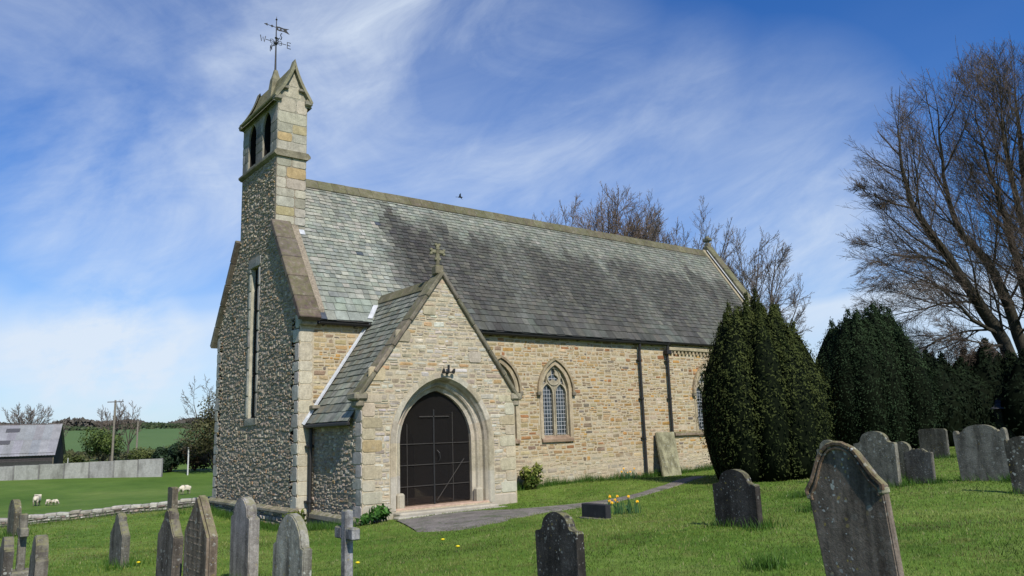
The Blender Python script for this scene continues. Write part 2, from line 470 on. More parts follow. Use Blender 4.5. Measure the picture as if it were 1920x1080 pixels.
fine = ramp(nt, cloud(6.0, .9, 2.6, 9, .68, 1.0, (7.7, 2.2, 0)), [(.30, .62), (.68, 1.0)])
def blob(v, a, b):                                               # a bank of cloud round one direction of the sky
    return ramp(nt, dot(Vector(v).normalized()), [(a, 0.0), (b, 1.0)])
banks = None
for v, r0, r1, wt in [((.18, .94, .28), 10, 2, .70), ((.27, .90, .33), 10, 2, .65), ((.36, .84, .41), 13, 2, .75), ((.45, .78, .46), 14, 2, .85),
                      ((.60, .70, .36), 13, 2, .6), ((.72, .60, .32), 11, 2, .5), ((.80, .51, .28), 11, 2, .45), ((.10, .88, .48), 15, 4, .45), ((.84, .50, .20), 11, 2, .8), ((.42, .86, .30), 9, 2, .45)]:
    x = mth('MULTIPLY', blob(v, math.cos(R(r0)), math.cos(R(r1))), wt)
    banks = x if banks is None else mth('MAXIMUM', banks, x)
puffs = ramp(nt, cloud(16, 1.0, 1.6, 6, .6, .2, (2, 3, 1)), [(.34, 0.0), (.60, 1.0)])
pz = None
for v, r0 in (((.1628, .9800, .1060), 1.9), ((.2045, .9725, .1040), 1.5), ((.187, .973, .1230), 1.6)):
    x = mth('MULTIPLY', blob(v, math.cos(R(r0)), math.cos(R(r0 * .35))), puffs)
    pz = x if pz is None else mth('MAXIMUM', pz, x)
zz = sep.outputs[2]
low = ramp(nt, mth('ADD', zz, mth('MULTIPLY', mth('SUBTRACT', cloud(2.0, 1.2, 3.0, 4, .55, .4, (1, 9, 2)), .5), .16)), [(.0, .80), (.08, .68), (.135, .84), (.175, .25), (.22, 0.0)])
high = mth('MULTIPLY', soft, ramp(nt, zz, [(.1, .20), (.5, .02)]))
dens = mth('MULTIPLY', mth('MULTIPLY', mth('ADD', mth('MULTIPLY', fil, .8), .3), fine), banks)
dens = mth('MAXIMUM', dens, mth('MULTIPLY', low, mth('ADD', mth('MULTIPLY', fine, .5), .5)))
dens = mth('MINIMUM', mth('ADD', mth('ADD', dens, high), mth('MULTIPLY', pz, .35)), .95)
hsv = nt.nodes.new('ShaderNodeHueSaturation'); L(nt, sky.outputs[0], hsv.inputs['Color']); hsv.inputs['Saturation'].default_value = 1.32; hsv.inputs['Value'].default_value = 1.36; hsv.inputs['Hue'].default_value = .502
blue = mixc(nt, 1.0, hsv.outputs[0], (.50, .85, 1.22), 'MULTIPLY')
L(nt, mixc(nt, dens, blue, (8.6, 9.7, 11.1)), bg.inputs[0])

sc.view_settings.view_transform = 'Standard'; sc.view_settings.look = 'None'; sc.view_settings.exposure = 0; sc.view_settings.gamma = 1
sc.render.engine = 'CYCLES'
sc.cycles.max_bounces = 5; sc.cycles.transparent_max_bounces = 4
sc.render.resolution_x = 1024; sc.render.resolution_y = 576

# ------------------------------------------------------------------ terrain
CTRL = np.array([(-8, -19, .2), (-2.2, -12.4, .12), (-1.3, -15.2, .25), (2.15, -11.6, .29), (2.7, -7.8, .17), (8.9, -10.2, .42), (10.2, -11.9, .50), (18.3, -7.3, .62), (8, -13.3, .42),
    (22, -3, .5), (17.5, -2.7, .26), (11.0, -6.0, .34), (13.6, -4.2, .30), (17, -.2, .27), (12.4, -.3, .2), (7, -.2, .13), (4.9, -6.3, .08), (3.3, -4.4, .04), (1, -3.6, .02), (0, -6, -.04), (-.6, -3.2, -.12), (-5, -7.6, -.18), (-4, -8.2, -.14),
    (-4.7, -3.2, -.31), (-6, -4.5, -.36), (-5.3, 6.3, -.45), (-.4, 1, -.42), (-.4, 3.5, -.33), (-.4, 6.3, -.22), (1.1, 11.7, -.52), (-4.8, 13.9, -.85), (-12, 12, -1.0), (8, 10, -.45), (20, 9, .1),
    (40, -2, .4), (-2, 30, -2.0), (8, 30, -1.9), (1.3, 53, -2.6), (12.5, 53.7, -2.5), (-20, 0, -.7), (-20, 40, -2.4), (34, 45, -1.6), (-15, -15, .1), (-8, -32, .3), (15, -25, .6), (45, -30, .8), (60, 20, .2), (-45, -20, -.4), (-40, 60, -2.4), (60, 60, -2)], dtype=float)
def _tps(d2): return np.where(d2 > 1e-9, .5 * d2 * np.log(np.maximum(d2, 1e-9)), 0)
_n = len(CTRL)
_A = np.zeros((_n + 3, _n + 3)); _d = ((CTRL[:, None, :2] - CTRL[None, :, :2]) ** 2).sum(-1)
_A[:_n, :_n] = _tps(_d) + np.eye(_n) * .6; _A[:_n, _n] = 1; _A[:_n, _n + 1:] = CTRL[:, :2]; _A[_n, :_n] = 1; _A[_n + 1:, :_n] = CTRL[:, :2].T
_w = np.linalg.solve(_A, np.r_[CTRL[:, 2], 0, 0, 0])
FY = np.array([(-9000, .6), (-30, .5), (0, .2), (20, -1.2), (50, -2.5), (64, -2.4), (80, -1.5), (104, -1.1), (150, -.6), (200, .0), (290, 3.4), (420, 10.4), (650, 15.5), (900, 17.5), (9000, 18)])
def hgt(x, y):
    x = np.atleast_1d(np.asarray(x, float)); y = np.atleast_1d(np.asarray(y, float))
    out = np.empty(x.shape)
    for s in range(0, len(x), 20000):
        X, Y = np.clip(x[s:s + 20000], -70, 90), np.clip(y[s:s + 20000], -60, 90)
        d = (X[:, None] - CTRL[None, :, 0]) ** 2 + (Y[:, None] - CTRL[None, :, 1]) ** 2
        out[s:s + 20000] = _tps(d) @ _w[:_n] + _w[_n] + X * _w[_n + 1] + Y * _w[_n + 2]
    far = np.interp(y, FY[:, 0], FY[:, 1])
    r = np.maximum(np.maximum(np.abs(x) / 1.2, -y), y)
    t = np.clip((r - 42) / 26, 0, 1); t = t * t * (3 - 2 * t)
    return out * (1 - t) + far * t
def H(x, y): return float(hgt([x], [y])[0])

def ground_mat():
    m, nt, b, out = mat('grass_turf')
    g = N(nt, 'ShaderNodeNewGeometry'); s = N(nt, 'ShaderNodeSeparateXYZ'); L(nt, g.outputs['Position'], s.inputs[0])
    n1 = noisen(nt, .45, 5, .6); n2 = noisen(nt, 4.5, 5, .65); n3 = noisen(nt, 40, 3, .7)
    lawn = ramp(nt, n1, [(.30, (.068, .136, .016)), (.52, (.125, .205, .030)), (.72, (.185, .238, .056))])
    lawn = mixc(nt, .7, lawn, ramp(nt, n2, [(.3, .62), (.7, 1.30)]), 'MULTIPLY')
    lawn = mixc(nt, ramp(nt, noisen(nt, 1.1, 5, .7), [(.56, 0.0), (.68, .55)]), lawn, (.17, .165, .05))
    lawn = mixc(nt, ramp(nt, noisen(nt, 1.7, 4, .65, sc3=(1, 1.6, 1)), [(.30, .5), (.42, 0.0)]), lawn, (.035, .085, .012))
    field = ramp(nt, noisen(nt, .09, 5, .6), [(.3, (.066, .125, .017)), (.5, (.095, .160, .026)), (.7, (.140, .195, .042))])
    field = mixc(nt, .6, field, ramp(nt, noisen(nt, .8, 5, .7), [(.3, .75), (.7, 1.2)]), 'MULTIPLY')
    farf = ramp(nt, noisen(nt, .02, 4, .6), [(.3, (.085, .145, .045)), (.7, (.105, .165, .052))])
    rough_ = ramp(nt, noisen(nt, .05, 4, .6), [(.3, (.06, .09, .02)), (.7, (.09, .11, .03))])
    y = s.outputs[1]
    def mask(a, b_):
        mr = N(nt, 'ShaderNodeMapRange'); mr.inputs[1].default_value = a; mr.inputs[2].default_value = b_; L(nt, y, mr.inputs[0]); return mr.outputs[0]
    c = mixc(nt, mask(11.5, 15), lawn, field)
    c = mixc(nt, mask(120, 125), c, rough_)
    c = mixc(nt, mask(215, 225), c, farf)
    c = mixc(nt, .5, c, ramp(nt, n3, [(.3, .6), (.7, 1.35)]), 'MULTIPLY')
    L(nt, c, b.inputs['Base Color']); b.inputs['Roughness'].default_value = .85; b.inputs['Specular IOR Level'].default_value = .1
    bump(nt, b, mixc(nt, .5, n3, n2), .8, .05)
    return m
M['ground'] = ground_mat()

def axis(lo, hi, step, far):
    a = list(np.arange(lo, hi + 1e-6, step)); d = step; x = a[-1]
    up = []
    while x < far: d *= 1.14; x += d; up.append(x)
    d = step; x = a[0]; dn = []
    while x > -far: d *= 1.14; x -= d; dn.append(x)
    return np.array(dn[::-1] + a + up)
gx, gy = axis(-22, 34, .6, 6000), axis(-26, 40, .6, 6000)
GX, GY = np.meshgrid(gx, gy, indexing='ij')
GZ = hgt(GX.ravel(), GY.ravel())
und = .018 * np.sin(GX.ravel() * .9 + 1.3 * np.sin(GY.ravel() * .5)) + .015 * np.sin(GY.ravel() * 1.1 + GX.ravel() * .35)
GZ = GZ + und * (np.hypot(GX.ravel(), GY.ravel()) < 60)
me = bpy.data.meshes.new('ground')
nx, ny = len(gx), len(gy)
ii = (np.arange(nx - 1)[:, None] * ny + np.arange(ny - 1)[None, :]).ravel()
fc = np.stack([ii, ii + ny, ii + ny + 1, ii + 1], 1)
me.from_pydata(np.stack([GX.ravel(), GY.ravel(), GZ], 1).tolist(), [], fc.tolist())
me.materials.append(M['ground']); me.polygons.foreach_set('use_smooth', [True] * len(me.polygons))
go = bpy.data.objects.new('ground', me); col.objects.link(go); tag(go, kind='structure')
def G(x, y):
    h = H(x, y)
    return h + .018 * math.sin(x * .9 + 1.3 * math.sin(y * .5)) + .015 * math.sin(y * 1.1 + x * .35)

# path from the porch door along the south side of the church
PATH_N = [(.85, -3.35), (1.5, -3.35), (2.6, -3.35), (3.5, -4.2), (4.6, -4.42), (5.8, -4.55), (7.1, -4.5), (8.3, -4.1), (9.4, -3.7), (10.6, -3.1), (12.0, -2.5)]
PATH_S = [(.15, -5.5), (.75, -6.35), (1.75, -6.25), (2.9, -5.9), (4.5, -5.42), (5.9, -5.26), (7.2, -4.98), (8.4, -4.62), (9.6, -4.2), (10.8, -3.6), (12.2, -2.95)]
def path_mat():
    m, nt, b, out = mat('worn_tarmac_path')
    n = noisen(nt, 26, 5, .75); n2 = noisen(nt, 2.2, 5, .65); n3 = noisen(nt, 90, 2, .7)
    c = ramp(nt, n2, [(.3, (.115, .10, .082)), (.7, (.235, .208, .175))])
    c = mixc(nt, .9, c, ramp(nt, n, [(.3, .5), (.7, 1.5)]), 'MULTIPLY')
    c = mixc(nt, .7, c, ramp(nt, n3, [(.3, .6), (.7, 1.4)]), 'MULTIPLY')
    c = mixc(nt, ramp(nt, noisen(nt, 3.3, 5, .7), [(.52, 0.0), (.64, .75)]), c, (.05, .08, .015))
    L(nt, c, b.inputs['Base Color']); b.inputs['Roughness'].default_value = .95; bump(nt, b, n, .7, .03); return m
def resample(pl, k):
    out = []
    for i in range(len(pl) - 1):
        for j in range(k):
            t = j / k
            p0, p1, p2, p3 = pl[max(i - 1, 0)], pl[i], pl[i + 1], pl[min(i + 2, len(pl) - 1)]
            out.append(tuple(.5 * (2 * p1[q] + (p2[q] - p0[q]) * t + (2 * p0[q] - 5 * p1[q] + 4 * p2[q] - p3[q]) * t * t + (3 * p1[q] - p0[q] - 3 * p2[q] + p3[q]) * t ** 3) for q in (0, 1)))
    return out + [pl[-1]]
pn, ps = resample(PATH_N, 4), resample(PATH_S, 4)
mb = MB(); vs = []; fs = []
KP = 9
for i, (a, b) in enumerate(zip(pn, ps)):
    wob = .07 * noise.noise(Vector((i * .6, 0, 0))); wob2 = .09 * noise.noise(Vector((i * .6, 7, 0)))
    for k in range(KP):
        t = -wob + (1 + wob + wob2) * k / (KP - 1)
        x, y = a[0] + (b[0] - a[0]) * t, a[1] + (b[1] - a[1]) * t
        vs.append((x, y, G(x, y) + .022 - (.03 if k in (0, KP - 1) else 0)))
for i in range(len(pn) - 1):
    for k in range(KP - 1): fs.append((i * KP + k, (i + 1) * KP + k, (i + 1) * KP + k + 1, i * KP + k + 1))
mb.add(vs, fs, (1, 1, 1))
path = mb.build('path', path_mat()); tag(path, kind='structure')
PATHPOLY = pn + ps[::-1]
PATHIN = [(a[0] + (b[0] - a[0]) * (.10 + .05 * math.sin(i * 1.7)), a[1] + (b[1] - a[1]) * (.10 + .05 * math.sin(i * 1.7))) for i, (a, b) in enumerate(zip(pn, ps))] + [(b[0] + (a[0] - b[0]) * (.12 + .06 * math.sin(i * 2.3)), b[1] + (a[1] - b[1]) * (.12 + .06 * math.sin(i * 2.3))) for i, (a, b) in enumerate(zip(pn, ps))][::-1]

# ------------------------------------------------------------------ church
church = empty('church'); tag(church, 'small stone church with slate roof, gabled south porch and tall western bellcote', 'church')
W, LEN, RID = 6.56, 21.42, 9.80
EY, EZ, TAN = -.12, 4.895, 1.4426
SOUTH = lambda u, v, n: (u, -n, v)
WEST = lambda u, v, n: (-n, u, v)
PF = -2.743; PX0, PX1 = .37, 4.79; PC = 2.58
PFRONT = lambda u, v, n: (u, PF - n, v)
PWEST = lambda u, v, n: (PX0 - n, u, v)
PAL_S = [((.395, .30, .165), 5), ((.44, .345, .205), 5), ((.37, .255, .12), 3.4), ((.325, .24, .135), 2.6), ((.30, .15, .065), 1.0), ((.25, .185, .12), 1.4), ((.42, .24, .08), 1.1), ((.175, .145, .115), .6), ((.46, .39, .27), 2.2)]
PAL_P = [((.40, .35, .265), 5), ((.445, .40, .315), 5), ((.375, .305, .205), 2.4), ((.47, .43, .35), 2.6), ((.41, .275, .14), .55), ((.33, .28, .205), 2.2), ((.50, .47, .41), .9)]
PAL_W = [((.305, .255, .188), 5), ((.355, .303, .228), 5), ((.25, .207, .148), 3), ((.42, .37, .29), 1.4), ((.325, .215, .12), 1.0), ((.265, .235, .185), 1)]
PAL_A = [((.43, .37, .26), 4), ((.46, .41, .305), 3), ((.395, .33, .215), 3), ((.36, .305, .21), 1.5), ((.43, .33, .18), .6)]
def pick(pal, r=rnd): return jit(r.choices([p[0] for p in pal], [p[1] for p in pal])[0], .12, r)
def spans(a, b, blocks):
    out = [(a, b)]
    for (x, y) in blocks:
        nxt = []
        for (p, q) in out:
            if y <= p or x >= q: nxt.append((p, q)); continue
            if x > p: nxt.append((p, x))
            if y < q: nxt.append((y, q))
        out = nxt
    return [(p, q) for p, q in out if q - p > .05]
def archhalf(half, zs, rise, d, z):
    if z <= zs: return half + d
    r = (half * half + rise * rise) / (2 * half)
    k = (r + d) ** 2 - (z - zs) ** 2
    return max(0, half - r + math.sqrt(k)) if k > 0 else 0

# west gable wall ---------------------------------------------------
mb = MB()
SL = (3.04, 3.62, 2.47, 6.86)
wout = [(.006, -.8), (W, -.8), (W, 5.2), (4.71, 7.86), (4.71, 9.98), (1.85, 9.98), (1.85, 7.86), (.006, 5.2)]
plate(mb, wout, [[(SL[0], SL[2]), (SL[1], SL[2]), (SL[1], SL[3]), (SL[0], SL[3])]], WEST, 0, -.68, (.5, .5, .5))
gable = mb.build('gable_wall_core', M['greymortar'], church); gable.name = 'wall'
r = random.Random(11); mb = MB()
def wspan(v):
    a, b = .255, W - .255
    if v > 5.2: a, b = max(0, (v - 5.2) / 1.43) + .04, W - (v - 5.2) / 1.43 - .04
    if v > 7.86: a, b = 1.93, 4.63
    bl = []
    if SL[2] - .25 < v < SL[3] + .3: bl.append((SL[0] - .17, SL[1] + .17))
    return spans(a, b, bl)
rubble(mb, WEST, .12, 9.93, wspan, PAL_W, .065, .125, .08, .22, .025, .65, r, .013, .10, .40)
rubble(mb, lambda u, v, n: (-.09 - n, u, v), -.6, .03, lambda v: [(-.05, W + .1)], PAL_W, .08, .14, .12, .28, .045, .7, r, .015)
mb.abox(-.09, .0, -.08, W + .12, -.8, .02, (.12, .115, .10))
facing = mb.build('rubble_facing', M['westwall'], gable)
# quoins of both western corners, slit surround
mb = MB(); mq2 = MB(); mq3 = MB(); v = .12; k = 0
while v < 5.1:
    h = min(r.uniform(.24, .5), 5.16 - v)
    stone(mb, WEST, 0, .27 if k % 2 else .42, v + .003, v + h - .003, .02, jit((.42, .385, .325), .12, r), .08, r, .04)
    stone(mq2, WEST, W - (.27 if k % 2 else .42), W, v + .003, v + h - .003, .02, jit((.40, .37, .31), .12, r), .08, r, .04)
    stone(mq3, SOUTH, 0, .36, v + .003, v + h - .003, .012, jit((.50, .45, .335), .06, r), .06, r, .03)
    v += h; k += 1
stone(mq3, SOUTH, 0, .36, -.35, .115, .015, jit((.46, .42, .31), .06, r), .06, r, .03)
for q_ in (mb, mq2, mq3): q_.build('quoin_stones', M['ashlar'], gable)
mb = MB()
for (a, b) in ((SL[0] - .17, SL[0]), (SL[1], SL[1] + .17)):
    v = SL[2]
    while v < SL[3] - .1:
        h = min(r.uniform(.5, .8), SL[3] - v)
        stone(mb, WEST, a, b, v + .004, v + h - .004, .045, jit((.30, .29, .25), .1, r), .1, r, .05); v += h
stone(mb, WEST, SL[0] - .2, SL[1] + .2, SL[3], SL[3] + .3, .045, (.29, .28, .25), .1, r, .05)
stone(mb, WEST, SL[0] - .17, SL[1] + .17, SL[2] - .22, SL[2], .05, (.32, .30, .24), .1, r, .05)
mb.build('window_surround', M['ashlar'], gable)
mb = MB()
mb.abox(.115, .16, SL[0] + .01, SL[1] - .01, SL[2] + .01, SL[3] - .01, (1, 1, 1), .005)
rv = MB(); rv.abox(.0, .114, SL[1] - .006, SL[1] + .004, SL[2], SL[3], (.50, .47, .36), .001); rv.build('reveal', M['ashlar'], gable)
slit = mb.build('window', M['dark'], church); tag(slit, 'tall narrow slit window in the rough west gable')
# plinth course
mb = MB(); y = -.12
while y < W + .1:
    l = min(r.uniform(.7, 1.2), W + .14 - y)
    c = jit((.34, .30, .22), .14, r)
    vs = [(-.16, y + .006, .02), (-.16, y + l - .006, .02), (-.16, y + l - .006, .075), (-.16, y + .006, .075), (.0, y + l - .006, .15), (.0, y + .006, .15), (.0, y + .006, .02), (.0, y + l - .006, .02)]
    mb.add(vs, [(0, 1, 2, 3), (3, 2, 4, 5), (0, 3, 5, 6), (1, 7, 4, 2), (0, 6, 7, 1)], c); y += l
mb.build('plinth', M['coping'], church)

# nave and chancel south walls --------------------------------------
WIN = dict(half=.56, sill=1.61, zs=3.05, rise=.88)
NAVE_W = [6.43, 8.64]; CH_W = [16.17]
def win_outline(cx, d, sill):
    p = arch(cx, WIN['half'], WIN['zs'], WIN['rise'], d, 9)
    return [(cx - WIN['half'] - d, sill)] + p + [(cx + WIN['half'] + d, sill)]
r = random.Random(5)
def swall(x0, x1, wins, name, porch=False, seed=5):
    mb = MB()
    plate(mb, [(x0, -.5), (x1, -.5), (x1, 4.95), (x0, 4.95)], [win_outline(c, .05, WIN['sill'] - .05) for c in wins], SOUTH, 0, -.5, (.5, .5, .5))
    o = mb.build(name, M['mortar'], church)
    def sp(v):
        bl = [(c - archhalf(WIN['half'], WIN['zs'], WIN['rise'], .14, v), c + archhalf(WIN['half'], WIN['zs'], WIN['rise'], .14, v)) for c in wins if WIN['sill'] - .14 < v < WIN['zs'] + 1.06]
        if porch: 
            hw = max(0, (5.5 - v) / 1.468) if v > 2.3 else 2.19
            bl.append((PC - hw, PC + hw))
        return spans(x0 + (.37 if porch else 0), x1, bl)
    m2 = MB(); rr = random.Random(seed)
    rubble(m2, SOUTH, -.15, 4.92, sp, PAL_S, .07, .18, .11, .42, .012, .85, rr, .013, .08, .13)
    m2.build('stone_facing', M['wall'], o)
    return o
nave = swall(0, 14.15, NAVE_W, 'nave_wall', True, 5)
chan = swall(14.15, LEN, CH_W, 'chancel_wall', False, 6)
tag(chan, 'south wall of the chancel below a dentilled cornice, partly behind the yew')
mb = MB()
plate(mb, [(0, -.9), (LEN, -.9), (LEN, 4.95), (0, 4.95)], [], lambda u, v, n: (u, W + n, v), 0, -.5, (.3, .27, .2))
mb.build('north_wall', M['wall'], church)
mb = MB()
plate(mb, [(0, -.5), (W, -.5), (W, 5.2), (W / 2, 9.9), (0, 5.2)], [], lambda u, v, n: (LEN + n, u, v), 0, -.5, (.35, .3, .2))
mb.build('east_wall', M['wall'], church)

def make_window(cx, label):
    mb = MB()
    inner, outer = win_outline(cx, 0, WIN['sill']), win_outline(cx, .125, WIN['sill'])
    band(mb, inner, outer, SOUTH, -.16, .026, [lerp3(pick(PAL_A), (.42, .33, .20), .5) for _ in range(12)], 2)
    # tracery: two lancets, a trefoil, eyelets
    lan = lambda c: [(c - .225, WIN['sill'] + .1)] + arch(c, .225, 2.98, .34, 0, 7) + [(c + .225, WIN['sill'] + .1)]
    tre = [(cx + (.165 + .075 * math.cos(3 * (a - math.pi / 2))) * math.cos(a), 3.57 + (.165 + .075 * math.cos(3 * (a - math.pi / 2))) * math.sin(a)) for a in [2 * math.pi * i / 30 for i in range(30)]]
    eye = lambda s: [(cx + s * .31, 3.36), (cx + s * .44, 3.24), (cx + s * .40, 3.46), (cx + s * .30, 3.60)][::1 if s > 0 else -1]
    bot = [(cx - .03, 3.25), (cx + .03, 3.25), (cx + .06, 3.32), (cx - .06, 3.32)]
    plate(mb, win_outline(cx, -.001, WIN['sill']), [lan(cx - .285), lan(cx + .285), tre, eye(1), eye(-1), bot], SOUTH, -.09, -.19, jit((.42, .36, .25), .05))
    # moulded rims of the lancets and the roundel
    for c in (cx - .285, cx + .285):
        pa = lan(c); ou = [(c + (p[0] - c) * 1.16, p[1] + (.03 if p[1] > 3 else 0)) for p in pa]
        band(mb, pa, ou, SOUTH, -.10, -.065, [(.44, .385, .275)], 99)
    ri = [(cx + .255 * math.cos(a), 3.57 + .255 * math.sin(a)) for a in [2 * math.pi * i / 24 for i in range(25)]]
    ro = [(cx + .30 * math.cos(a), 3.57 + .30 * math.sin(a)) for a in [2 * math.pi * i / 24 for i in range(25)]]
    band(mb, ri, ro, SOUTH, -.10, -.06, [(.44, .385, .275)], 99)
    o = mb.build('window', M['ashlar'], church); tag(o, label)
    g = MB(); plate(g, win_outline(cx, .03, WIN['sill'] - .02), [], SOUTH, -.15, -.165, (1, 1, 1)); g.build('glass', M['glass'], o)
    h = MB()
    ha, hb = arch(cx, WIN['half'], WIN['zs'], WIN['rise'], .142, 9), arch(cx, WIN['half'], WIN['zs'], WIN['rise'], .215, 9)
    band(h, ha, hb, SOUTH, 0, .085, [jit((.40, .32, .20), .1) for _ in range(8)], 3)
    for s in (-1, 1): h.abox(cx + s * .74 - .07, cx + s * .74 + .07, -.12, .0, WIN['zs'] - .11, WIN['zs'] + .02, (.22, .19, .14), .02)
    h.build('hood_mould', M['coping'], o)
    s = MB()
    vs = [(cx - .66, .1, 1.70), (cx + .66, .1, 1.70), (cx + .66, -.07, 1.575), (cx - .66, -.07, 1.575), (cx + .66, -.07, 1.49), (cx - .66, -.07, 1.49), (cx + .66, .1, 1.49), (cx - .66, .1, 1.49)]
    s.add(vs, [(0, 3, 2, 1), (3, 5, 4, 2), (5, 7, 6, 4), (0, 7, 5, 3), (1, 2, 4, 6)], (.30, .21, .14))
    s.build('sill', M['ashlar'], o)
make_window(NAVE_W[0], 'traceried window half hidden behind the porch gable')
make_window(NAVE_W[1], 'two-light traceried window in the middle of the nave wall')
make_window(CH_W[0], 'traceried chancel window half hidden by the yew')

# slates ------------------------------------------------------------
def slates(mb, O, ud, sd_, nd, length, u0, u1, expo, colf, keep=lambda u, s: True, r=rnd, wk=1.0):
    O, ud, sd_, nd = Vector(O), Vector(ud), Vector(sd_), Vector(nd)
    s = 0; k = 0
    while s < length - .02:
        e = min(expo(k), length - s)
        w0 = (.20 + .55 * max(0, e - .15)) * wk
        u = u0 - r.uniform(0, w0)
        while u < u1:
            w_ = w0 * r.uniform(.75, 1.3)
            a, b = max(u, u0), min(u + w_, u1)
            if b - a > .03 and keep((a + b) / 2, s):
                g = .004; t = .022 + r.uniform(0, .012); dn = r.uniform(-.012, .012); sk = r.uniform(-.006, .006)
                top = s + e * 1.25
                p = lambda uu, ss, nn: O + ud * uu + sd_ * ss + nd * nn
                vs = [p(a + g, s + dn - sk, t), p(b - g, s + dn + sk, t + r.uniform(-.004, .004)), p(b - g, top, .002), p(a + g, top, .002), p(a + g, s + dn - sk, t - .016), p(b - g, s + dn + sk, t - .016)]
                c = colf((a + b) / 2, s, r)
                mb.add(vs, [(0, 1, 2, 3), (0, 4, 5, 1)], c)
            u += w_
        s += e; k += 1
def rn(x, y, sc_=1, o=0): return noise.fractal(Vector((x * sc_, y * sc_, o)), .9, 2.1, 4)
def nave_slate(x, s, r):
    base = r.choices([(.24, .25, .205), (.275, .28, .23), (.215, .232, .195), (.315, .31, .255), (.195, .21, .18)], [4, 3, 3, 2, 2])[0]
    if s < .72: base = lerp3(base, r.choice([(.205, .25, .205), (.24, .275, .23)]), .7)
    pale = max(0, rn(x, s, .55, 5)) * .9 * sstep(4.6, 2.4, x) 
    base = lerp3(base, (.36, .35, .29), min(.6, pale))
    # damp darkened slope: starts beyond the porch, fades below the ridge in downward streaks
    streak = .9 * rn(x * 1.1, s * .18, 1.0, 2) + .45 * rn(x * 3.0, s * .35, 1.0, 8)
    edge = sstep(3.0, 4.3, x + .35 * streak - .12 * (s - 2) + .25 * rn(x, s, 1.2, 3))
    topl = 4.35 - .03 * (x - 4) + .9 * streak
    up = sstep(topl + 1.1, topl - .6, s)
    far = .30 * sstep(5, 14, x)
    d = max(edge * up * (1 - .0 * x), edge * far)
    d = min(1, d * 1.25) * (1 - .5 * max(0, rn(x * .8, s * .22, 1.0, 14))) 
    dark = r.choices([(.060, .058, .052), (.075, .072, .063), (.050, .049, .046), (.092, .088, .072)], [4, 3, 2, 2])[0]
    c = lerp3(base, dark, min(1, max(0, d)))
    if x > 6: c = lerp3(c, (.20, .21, .165), .22 * (1 - up) + .1)
    if r.random() < .0015: c = (.36, .36, .33)
    if r.random() < .004 and x < 4: c = (.07, .085, .10)
    return jit(c, .11, r)
th = math.atan(TAN); SLOPE = (W / 2 - EY) / math.cos(th)
mb = MB(); r = random.Random(21)
slates(mb, (0, EY, EZ), (1, 0, 0), (0, math.cos(th), math.sin(th)), (0, -math.sin(th), math.cos(th)), SLOPE, .40, 21.1, lambda k: .155 + .20 * math.exp(-k / 2.2), nave_slate, r=r)
roofu = [(.4, EY, EZ - .012), (21.1, EY, EZ - .012), (21.1, W / 2, RID - .012), (.4, W / 2, RID - .012), (.4, W - EY, EZ), (21.1, W - EY, EZ)]
mb.add(roofu, [(0, 1, 2, 3), (3, 2, 5, 4)], (.10, .10, .095))
nroof = mb.build('nave_roof', M['slate'], church)
mb = MB(); x = .9
while x < 21.1:
    l = min(r.uniform(.42, .5), 21.1 - x); c = jit((.165, .145, .10), .16, r)
    t = r.uniform(-.008, .008)
    pr = [(-.34, -.455), (-.355, -.425), (-.03, .045 + t), (.03, .045 + t), (.355, -.425), (.34, -.455)]
    vs = [(x + .004, W / 2 + a * .72, RID + .03 + b * .72) for a, b in pr] + [(x + l - .004, W / 2 + a * .72, RID + .03 + b * .72) for a, b in pr]
    mb.add(vs, [(i, i + 1, 6 + i + 1, 6 + i) for i in range(5)] + [(0, 5, 4, 3, 2, 1), (6, 7, 8, 9, 10, 11)], c); x += l
mb.build('ridge_tiles', M['coping'], nroof)

# copings -----------------------------------------------------------
cs, sn = math.cos(math.atan(1.43)), math.sin(math.atan(1.43))
def coping(name, p0, p1, half_across, thick, seg, across=(1, 0, 0), pal=(.19, .165, .125), label=None, parent=church):
    mb = MB(); p0, p1 = Vector(p0), Vector(p1); d = p1 - p0; ln = d.length; d.normalize()
    a = Vector(across); n = a.cross(d).normalized()
    if n.z < 0: n = -n
    k = max(1, round(ln / seg))
    for i in range(k):
        c = p0 + d * (ln * (i + .5) / k)
        mb.box(c + n * r.uniform(-.006, .006), a * half_across * r.uniform(.97, 1.03), d * (ln / k / 2 - .004), n * (thick / 2), jit(pal, .16, r), .02)
    return mb.build(name, M['coping'], parent)
coping('coping', (.15, -.30, 5.29 - .43), (.15, 1.86, 5.29 + 1.86 * 1.43), .29, .16, .7, label='a', pal=(.175, .14, .11))
coping('coping', (.15, W + .30, 5.29 - .43), (.15, W - 1.86, 5.29 + 1.86 * 1.43), .29, .16, .7)
coping('coping', (21.32, -.25, 5.36 - .30), (21.32, W / 2, 5.36 + W / 2 * 1.43), .22, .2, .8, pal=(.20, .18, .12))
coping('coping', (21.32, W + .25, 5.36 - .30), (21.32, W / 2, 5.36 + W / 2 * 1.43), .22, .2, .8)
mb = MB()
mb.abox(-.13, .44, -.30, .02, 4.98, 5.10, (.25, .2, .15), .02); mb.abox(.0, .42, -.16, .02, 4.72, 4.99, (.36, .31, .22), .03)
mb.build('kneeler', M['coping'], church)
mb = MB()
mb.abox(21.2, 21.45, W / 2 - .13, W / 2 + .13, 9.95, 10.25, (.22, .2, .15), .03); mb.abox(21.24, 21.4, W / 2 - .08, W / 2 + .08, 10.2, 10.45, (.2, .19, .14), .03)
mb.abox(21.2, 21.44, W / 2 - .2, W / 2 + .2, 10.32, 10.48, (.2, .19, .14), .04); mb.lathe((21.32, W / 2, 10.45), [(.09, 0), (.11, .05), (.06, .12)], (.2, .19, .14), 8)
mb.build('finial', M['coping'], church)
mb = MB()
